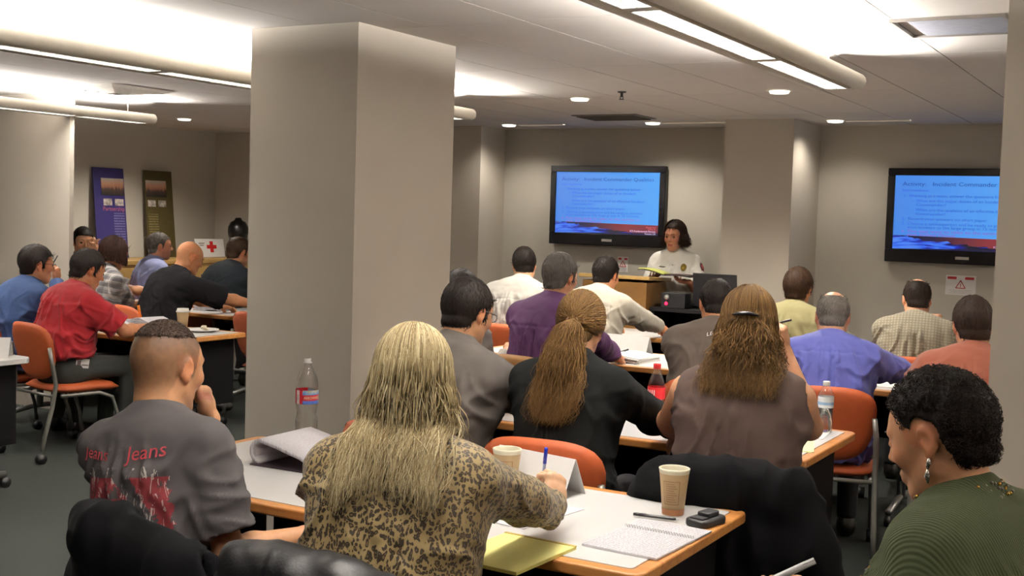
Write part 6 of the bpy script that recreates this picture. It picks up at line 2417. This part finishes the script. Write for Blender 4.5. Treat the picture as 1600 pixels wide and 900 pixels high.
# 17..23 left block
PP[17] = person('man in blue shirt at the left holding a pen by his mouth', mtop(58, 382, 5.35), -10, dict(
    shirt=dict(mat=cloth_mat('left_blue_shirt', '#32466c'), fold=0.010, ease=0.024, sl_ease=0.022), lean=(6, 20), head=(-12, 6, 0), skin='#bb8562', res=0.007, face=True, glasses=True, fat=1.1,
    hair=hair_short(BLK, 0.016, 1000, 0.030), armR=dict(w=tuple(at(88, 440, 5.60)), pole=(0.5, 0.3, -0.8), fw=(-0.05, 0.05, 1.0), nw=(-0.7, -0.2, 0.1), hand=PEN), armL=dict(w=(-7.0, 5.60, 0.785)), pants=OLIVE))
PP[18] = person('black haired man in red polo shirt with a badge', mtop(138, 389, 5.28), -8, dict(
    shirt=dict(mat=cloth_mat('red_polo', '#8c1a22', rough=0.9), sleeve='short', collar='polo', fold=0.010, ease=0.022, sl_ease=0.022, sl_len=0.85, hem=0.10, name='polo_shirt'), lean=(4, 22), head=(-10, 22, 0), skin='#b87f5c', res=0.007, fat=1.1,
    hair=hair_short(BLK, 0.014, 1200, 0.034), armR=dict(w=(-5.93, 5.56, 0.785), pole=(0.8, -0.5, -0.5), hand=PEN), armL=dict(w=(-6.4, 5.60, 0.785)), pants=OLIVE))
PP[19] = person('dark haired man in checked shirt facing the room, hand at mouth', mtop(130, 354, 7.40), -128, dict(
    shirt=dict(mat=cloth_mat('dark_check', '#3a3d48', 'check', '#8b8d92', 1.6), fold=0.008), lean=(4, 14), head=(10, 8, 0), skin='#b98866', face=True, res=0.008,
    hair=hair_short(BLK, 0.014, 900, 0.028), armR=dict(w=tuple(at(140, 392, 7.22)), pole=(0.3, 0.4, -0.8), fw=(-0.1, 0.0, 1.0), hand=FIST), armL=dict(w=tuple(at(146, 394, 7.26)), pole=(-0.3, 0.4, -0.8), fw=(0.1, 0.0, 1.0), hand=FIST), pants=PANT))
PP[20] = person('woman with dark bobbed hair in grey plaid short sleeved shirt', mtop(180, 371, 6.72), -12, dict(
    sex='f', shirt=dict(mat=cloth_mat('grey_plaid', '#a7a2a0', 'plaid', '#3d3b42'), sleeve='short', fold=0.008, ease=0.02, sl_ease=0.024, sl_len=0.95), lean=(6, 20), head=(-14, 18, 0), skin='#b98561', face=True, glasses=True, res=0.007, hair_top=0.016, fat=1.15,
    hair=hair_long(['#2a1a14', '#3a251c', '#1c120e'], 1300, 0.115, (-225, 45), ([0, 0.05, 0.12, 0.2], [1.0, 1.02, 1.0, 0.95], [0, 0, 0, 0]), 0.004, 12, 0.0019, 0.12, 14, 60, 0.006, caps=0.014, front=True),
    armR=dict(w=tuple(at(222, 474, 7.02)), pole=(0.2, -0.5, -0.8), hand=LOOSE), armL=dict(w=(-7.3, 7.05, 0.86)), pants=PANT))
PP[21] = person('grey haired man in pale blue fine checked shirt', mtop(250, 362, 7.95), -22, dict(
    shirt=dict(mat=cloth_mat('pale_blue_check', '#8d93b6', 'check', '#6a70a0', 0.9), fold=0.007, ease=0.022), lean=(4, 12), head=(-16, 2, 0), skin='#b57e62', face=True, stubble=0.3, brow='#4a4039', res=0.008,
    hair=hair_short(['#57514b', '#7c766f', '#3d3833'], 0.010, 900, 0.022), armR=dict(w=(-7.75, 8.35, 0.785)), armL=dict(w=(-8.2, 8.4, 0.785)), pants=PANT))
PP[22] = person('bald man in black polo shirt leaning over papers', mtop(297, 378, 6.72), -14, dict(
    shirt=dict(mat=cloth_mat('black_polo', '#100f12', rough=0.9), sleeve='short', collar='polo', fold=0.008, ease=0.024, sl_ease=0.024, sl_len=0.95, name='polo_shirt'), lean=(14, 34), head=(-8, 22, 0), skin='#c98f66', face=True, brow='#6a4a36', res=0.007, hair_top=0.0, fat=1.0, bulk=0.96,
    armR=dict(w=(-6.30, 7.22, 0.79), pole=(0.8, -0.5, -0.5), fw=(0.6, 0.7, 0.0), hand=PEN), armL=dict(w=(-6.8, 7.2, 0.785)), pants=PANT))
PP[23] = person('dark haired man in charcoal jacket half hidden by near column', mtop(374, 370, 7.85), -8, dict(
    shirt=dict(mat=cloth_mat('charcoal_jacket', '#1a1e22', rough=0.85), fold=0.009, ease=0.026, sl_ease=0.022, name='jacket'), lean=(10, 26), head=(-6, 14, 0), skin='#b9835f', face=True, res=0.008, fat=1.1,
    hair=hair_short(BRN, 0.012, 900, 0.024), armR=dict(w=(-6.9, 8.3, 0.785)), armL=dict(w=(-7.35, 8.3, 0.785)), pants=PANT))
# ------------------------------------------------------------------ a chair for each sitter
def seat_for(k, label, back=0.03, kind=None, yaw=None, dx=0.0, dy=0.0):
    I = PP[k]
    a = I['root'].rotation_euler.z if yaw is None else rad(yaw)
    x, y = I['loc'][0] + dx, I['loc'][1] + dy
    d = 0.03 + back
    return chair(label, x - math.sin(a) * d * -1 * -1, y + math.cos(a) * d, math.degrees(a), kind)


CHAIRS = {1: 'orange chair under the black coat of the printed T-shirt man', 2: 'orange chair under the black leather jacket', 3: 'orange chair of the woman in the green sweater',
          4: 'orange chair of the man in the grey jacket', 5: 'orange padded chair behind the ponytail woman, back toward front table', 6: 'orange chair under the black coat at the brown top',
          7: 'orange chair of the hidden white shirt behind the grey jacket', 9: 'orange chair behind the taupe shirt', 10: 'orange chair of the blue shirt man, grey leg at right', 11: 'orange chair behind the salmon shirt',
          12: 'orange chair of the left white shirt at farthest table', 13: 'orange chair of the reaching white shirt', 14: 'orange chair of the pale olive shirt', 15: 'orange chair of the beige checked shirt',
          17: 'orange chair of the blue shirt man at left edge', 18: 'orange chair on casters behind the red polo shirt', 19: 'orange chair of the man facing the room', 20: 'orange chair behind the grey plaid shirt',
          21: 'orange chair of the pale blue checked shirt', 22: 'orange chair behind the bald man in black', 23: 'orange chair behind the charcoal jacket'}
for k, lab in CHAIRS.items():
    seat_for(k, lab, yaw=-6 if k == 1 else 4 if k == 2 else None, dx=0.16 if k == 1 else -0.02 if k == 2 else 0.0)
seat_for(8, 'tan chair with a pale back between grey jacket and ponytail', kind=M_TAN)
M_RIB = ribbed()
chair('empty ribbed orange chair beside the near column at left', -5.83, 6.76, -4, kind=M_RIB)

# coats over the chair backs
M_WOOL = cloth_mat('black_wool', '#0a0a0c', rough=0.95, sheen=0.15)
M_LEATHER = plain('black_leather', '#101012', 0.42, var=0.1, bump=0.35, bscale=160, spec=0.35)


def coat_for(k, label, mat, yaw=None, dx=0.0, **kw):
    I = PP[k]
    a = I['root'].rotation_euler.z if yaw is None else rad(yaw)
    d = 0.06
    return coat(label, I['loc'][0] + dx - math.sin(a) * d, I['loc'][1] + math.cos(a) * d, math.degrees(a), mat, **kw)


coat_for(1, 'black wool coat over the chair of the printed T-shirt man', M_WOOL, seed=3, yaw=-6, dx=0.20, z1=0.835, w=0.225, roll=8)
coat_for(2, 'shiny black leather jacket over the blonde woman chair', M_LEATHER, seed=8, amp=0.013, z1=0.85, w=0.24, yaw=4, dx=-0.02, roll=5)
coat_for(6, 'black coat with hanging sleeve on the brown top chair', M_WOOL, seed=12, z1=0.855, w=0.25)


# ------------------------------------------------------------------ small things people wear or hold
def hold_pen(k, side, label, L=0.145, tilt=None, body='#15151a', cap=None, down=0.045, r=0.0045):
    """pen between thumb and first finger: passes the fingertips and leans back over the hand"""
    I = PP[k]
    tips = I['tips'][side]
    p = I['world']((tips[0] + tips[4]) / 2)
    u = nrm(tilt)
    return pen(label, p - u * down, p + u * (L - down), r, body, '#c9c9cc', cap)


hold_pen(2, 'R', 'clear blue capped ballpoint held by the writing blonde woman', 0.15, (0.10, -0.05, 0.95), '#9fb2cf', '#1a2fb4', 0.05)
hold_pen(6, 'R', 'dark pen held beside the cheek of the brown top', 0.15, (0.95, 0.25, 0.30), '#1b1c26', None, 0.05)
hold_pen(17, 'R', 'black pen in the raised hand of blue shirt man', 0.14, (0.45, 0.2, 0.85), '#141418', None, 0.04)
hold_pen(18, 'R', 'dark pen in the hand of the red polo man', 0.14, (-0.2, -0.2, 0.9), '#22242c', None, 0.04)
pen('thick silver pen held by the green sweater woman', at(1196, 911, 2.06), at(1273, 876, 2.10), 0.0065, '#d5d2d4', '#c9c9cc')

# hair clip of woman 6
I = PP[6]
m = MB()
P6 = [I['HP'](x, -0.142 - 0.010 * (1 - (x / 0.045) ** 2), 0.006 + 0.004 * math.cos(x * 40)) for x in np.linspace(-0.045, 0.045, 9)]
m.tube(P6, [0.004, 0.007, 0.009, 0.010, 0.010, 0.010, 0.009, 0.007, 0.004], 10, flat=0.7)
m.build('hair_clip', plain('clip_black', '#17151a', 0.25), I['root'], True)
# hair band of woman 5
I = PP[5]
m = MB()
c0 = np.array([0, -0.128, -0.020])
m.tube([I['HP'](0.020 * math.cos(a), c0[1] + 0.006 * math.sin(a), c0[2] + 0.017 * math.sin(a)) for a in np.linspace(0, 2 * math.pi, 17)], 0.004, 6)
m.build('hair_band', plain('band_brown', '#6b4a2a', 0.6), I['root'], True)


def on_shirt(I, x, z, back=True, gap=0.002):
    """nearest shirt point to body coordinates (x across, z up the back) and its normal"""
    L = I['Lc']
    mk = (L[:, 1] < 0) if back else (L[:, 1] > 0)
    d = (L[:, 0] - x) ** 2 + (L[:, 2] - z) ** 2 + np.where(mk, 0, 10)
    i = int(np.argmin(d))
    return I['V'][i] + I['N'][i] * gap, I['N'][i]


def cloth_text(k, s, size, x, z, mat, name, width=None, back=True, slant=0.0):
    """print lettering on a shirt: each point is laid on the cloth"""
    I = PP[k]
    L, N = I['Lc'], I['N']
    me = text_mesh(s, size, 'LEFT')
    co = np.zeros(len(me.vertices) * 3, np.float32)
    me.vertices.foreach_get('co', co)
    co = co.reshape(-1, 3)
    if width:
        co[:, :2] *= width / np.ptp(co[:, 0])
    out = np.zeros_like(co)
    for i in range(len(co)):
        p, n = on_shirt(I, x + (co[i, 0]) * (1 if back else -1), z + co[i, 1] + slant * co[i, 0], back, 0.003)
        # keep the exact lettering outline in the cloth's own plane
        q = on_shirt_cache(I, x + (co[i, 0]) * (1 if back else -1), z + co[i, 1] + slant * co[i, 0], back)
        out[i] = q
    me.vertices.foreach_set('co', out.ravel())
    me.materials.clear()
    me.materials.append(mat)
    o = bpy.data.objects.new(name, me)
    COL.objects.link(o)
    o.parent = I['root']
    return o


def on_shirt_cache(I, x, z, back=True, gap=0.0035):
    """smooth interpolation of the cloth surface at body coordinates"""
    L = I['Lc']
    mk = (L[:, 1] < -0.01) if back else (L[:, 1] > 0.01)
    d2 = (L[:, 0] - x) ** 2 + (L[:, 2] - z) ** 2 + np.where(mk, 0, 10)
    idx = np.argpartition(d2, 6)[:6]
    wq = 1 / (d2[idx] + 1e-6)
    y = (L[idx, 1] * wq).sum() / wq.sum() + (-gap if back else gap)
    f = nrm(np.cross(I['up'], I['right']))
    return I['pts'][0] + I['right'] * x + I['up'] * z + f * y


M_SHRED = plain('shirt_print_red', '#b23a44', 0.8)
cloth_text(1, 'Jeans', 0.05, -0.005, 0.395, M_SHRED, 'print_lettering', 0.105, slant=0.10)
cloth_text(1, 'Jeans', 0.05, -0.150, 0.405, M_SHRED, 'print_lettering', 0.090, slant=-0.10)
cloth_text(9, 'LB', 0.03, -0.03, 0.445, plain('shirt_mark', '#d8d2c8', 0.7), 'collar_mark', 0.030, slant=0.3)

# uniform details of the presenter
I = PP[16]


def patch(I, x, z, w, h, mat, name, back=False, n=8, gap=0.004):
    P = [[on_shirt_cache(I, x + u * w / 2, z + v * h / 2, back, gap) for v in (-1, 1)] for u in (-1, 1)]
    ring = [on_shirt_cache(I, x + w / 2 * math.cos(a), z + h / 2 * math.sin(a), back, gap) for a in np.linspace(0, 2 * math.pi, 16, endpoint=False)]
    m = MB()
    c = on_shirt_cache(I, x, z, back, gap + 0.004)
    m._add([c] + ring, [(0, i + 1, (i + 1) % 16 + 1) for i in range(16)])
    return m.build(name, mat, I['root'], True, solid=0.002)


patch(I, -0.090, 0.385, 0.045, 0.060, plain('badge_gold', '#9a8238', 0.35, 0.6), 'badge')
patch(I, 0.085, 0.385, 0.060, 0.012, plain('name_plate', '#8a8a80', 0.4, 0.4), 'name_plate')
for k in range(5):
    patch(I, 0.0, 0.40 - 0.065 * k, 0.010, 0.010, plain('shirt_button', '#b9b4a8', 0.5), 'button')
sh, el = I['arms']['L'][0], I['arms']['L'][1]
dv = nrm(el - sh)
m = MB()
pc = sh + dv * 0.085
outw = nrm(np.array([-1.0, 0.25, 0.25]) - dv * (np.array([-1.0, 0.25, 0.25]) @ dv))
sd2 = np.cross(dv, outw)
for (sx, mt, nm, g) in ((1.0, plain('patch_dark', '#4a1f22', 0.8), 'sleeve_patch', 0.080), (0.6, plain('patch_red', '#8f3a3a', 0.8), 'sleeve_emblem', 0.084)):
    m = MB()
    pts_ = [(0, 0.045), (0.032, 0.035), (0.036, 0.0), (0.02, -0.035), (0, -0.05), (-0.02, -0.035), (-0.036, 0.0), (-0.032, 0.035)]
    ring = [pc + outw * (g - 4.0 * (a * sx) ** 2) + sd2 * a * sx - dv * b * sx for a, b in pts_]
    m._add([pc + outw * (g + 0.002)] + ring, [(0, i + 1, (i + 1) % 8 + 1) for i in range(8)])
    m.build(nm, mt, I['root'], True, solid=0.002)
# belt and buckle
bz = I['sp'](0.13)[2]
m = MB()
m.lathe([(1.0, -0.018), (1.02, 0.0), (1.0, 0.018)], 40)
vs = np.array(m.v)
vs[:, :2] *= np.array([0.166, 0.128])
vs[:, 2] += bz
mesh_np('belt', vs, m.f, plain('belt_black', '#0d0d0f', 0.4), I['root'], True)
MB().box((0.0, 0.134, bz), (0.052, 0.010, 0.034)).build('belt_buckle', plain('buckle_silver', '#cfd2d4', 0.2, 0.9), I['root'], bevel=0.003)
# open book in the presenter's hands
bc = (I['world'](I['arms']['R'][2]) + I['world'](I['arms']['L'][2])) / 2
t = thing('open_book', 'open black covered book held by the standing presenter', 'book', (bc[0], bc[1] - 0.05, bc[2] + 0.02), rad(8))
for s in (-1, 1):
    P = [[(s * u, v, 0.02 + 0.035 * math.sin(u * 9) * (1 if s < 0 else 0.5) - 0.03 * v + (0.03 if s < 0 else -0.10) * u) for v in (-0.13, 0.13)] for u in np.linspace(0.005, 0.215, 8)]
    MB().grid(P if s > 0 else P[::-1]).build('cover', plain('book_cover', '#151416', 0.5), t, True, solid=0.004)
    P2 = [[(p[0] * 0.96, p[1] * 0.96, p[2] + 0.010) for p in row] for row in P]
    MB().grid(P2 if s > 0 else P2[::-1]).build('pages', plain('book_pages_yellow' if s < 0 else 'book_pages', '#c3c76a' if s < 0 else '#4a3c3a', 0.7), t, True, solid=0.010)

# ID badge on the red polo man's hip
I = PP[18]
hp = I['pts'][0] + np.array([0.185, 0.04, 0.040])
o = MB().box(hp, (0.004, 0.090, 0.058), R=rotx(rad(-8))).build('id_badge', M_PAPER, I['root'])
MB().box(hp + np.array([0.003, -0.026, 0.006]), (0.002, 0.024, 0.028), R=rotx(rad(-8))).box(hp + np.array([0.003, 0.016, -0.012]), (0.002, 0.045, 0.005), R=rotx(rad(-8))).build('badge_print', plain('badge_dark', '#4b3a3a', 0.6), o)
MB().tube([hp + np.array([0, 0, 0.03]), hp + np.array([0.0, 0, 0.055])], 0.004, 6).build('badge_clip', M_STEEL, o, True)

# earring and beaded trim of the green sweater woman
I = PP[3]
s = 1 if False else -1
for s in (-1, 1):
    m = MB()
    p = I['HP'](s * 0.083, -0.006, -0.043)
    m.tube([p + np.array([0, 0, 0.0]), p + np.array([0, 0.001, -0.010]), p + np.array([0, 0.002, -0.020])], [0.003, 0.0055, 0.003], 8)
    m.tube([p + np.array([0, 0.002, -0.020]), p + np.array([0, 0.002, -0.034]), p + np.array([0, 0.0, -0.048])], [0.002, 0.006, 0.0015], 8)
    m.build('earring', plain('earring_silver', '#c9c4bb', 0.18, 0.9), I['root'], True)
rg = random.Random(5)
m = MB()
m2 = MB()
for row in range(3):
    for i in range(44):
        a = 2 * math.pi * i / 44
        nk = nrm(I['atlas'] - I['C7'])
        x_ = np.array([1.0, 0, 0])
        y_ = np.cross(nk, x_)
        c = I['C7'] + nk * (0.026 - 0.011 * row) + np.array([0, 0.010, 0])
        r_ = 0.081 + 0.006 * row
        p = c + x_ * r_ * math.cos(a) * 0.92 + y_ * r_ * math.sin(a) + np.array([rg.uniform(-1, 1), rg.uniform(-1, 1), rg.uniform(-1, 1)]) * 0.003
        (m if rg.random() < 0.7 else m2).lathe([(0.0005, -0.0042), (0.0036, -0.0022), (0.0042, 0.0), (0.0036, 0.0022), (0.0005, 0.0042)], 6, p)
for i in range(64):
    q = i / 63
    p = on_shirt_cache(I, -0.02 + 0.012 * math.sin(i * 2.4), 0.46 - 0.46 * q, False, 0.004 + 0.003 * (i % 2))
    (m if i % 3 else m2).lathe([(0.0005, -0.006), (0.0050, -0.003), (0.006, 0.0), (0.0050, 0.003), (0.0005, 0.006)], 6, p)
m.build('beaded_trim', plain('bead_dark', '#2a2315', 0.35), I['root'], True)['kind'] = 'stuff'
m2.build('gold_beads', plain('bead_gold', '#8a6a24', 0.25, 0.7), I['root'], True)['kind'] = 'stuff'
# notepad on her lap
o = paper_stack('white notepad on the lap of the green sweater woman', *(I['world']((-0.03, 0.40, 0))[:2]), 0.20, 0.26, 0.012, I['root'].rotation_euler.z, M_WRITTEN, 'notepad', 'notepad', z=0.655, sheets=2)
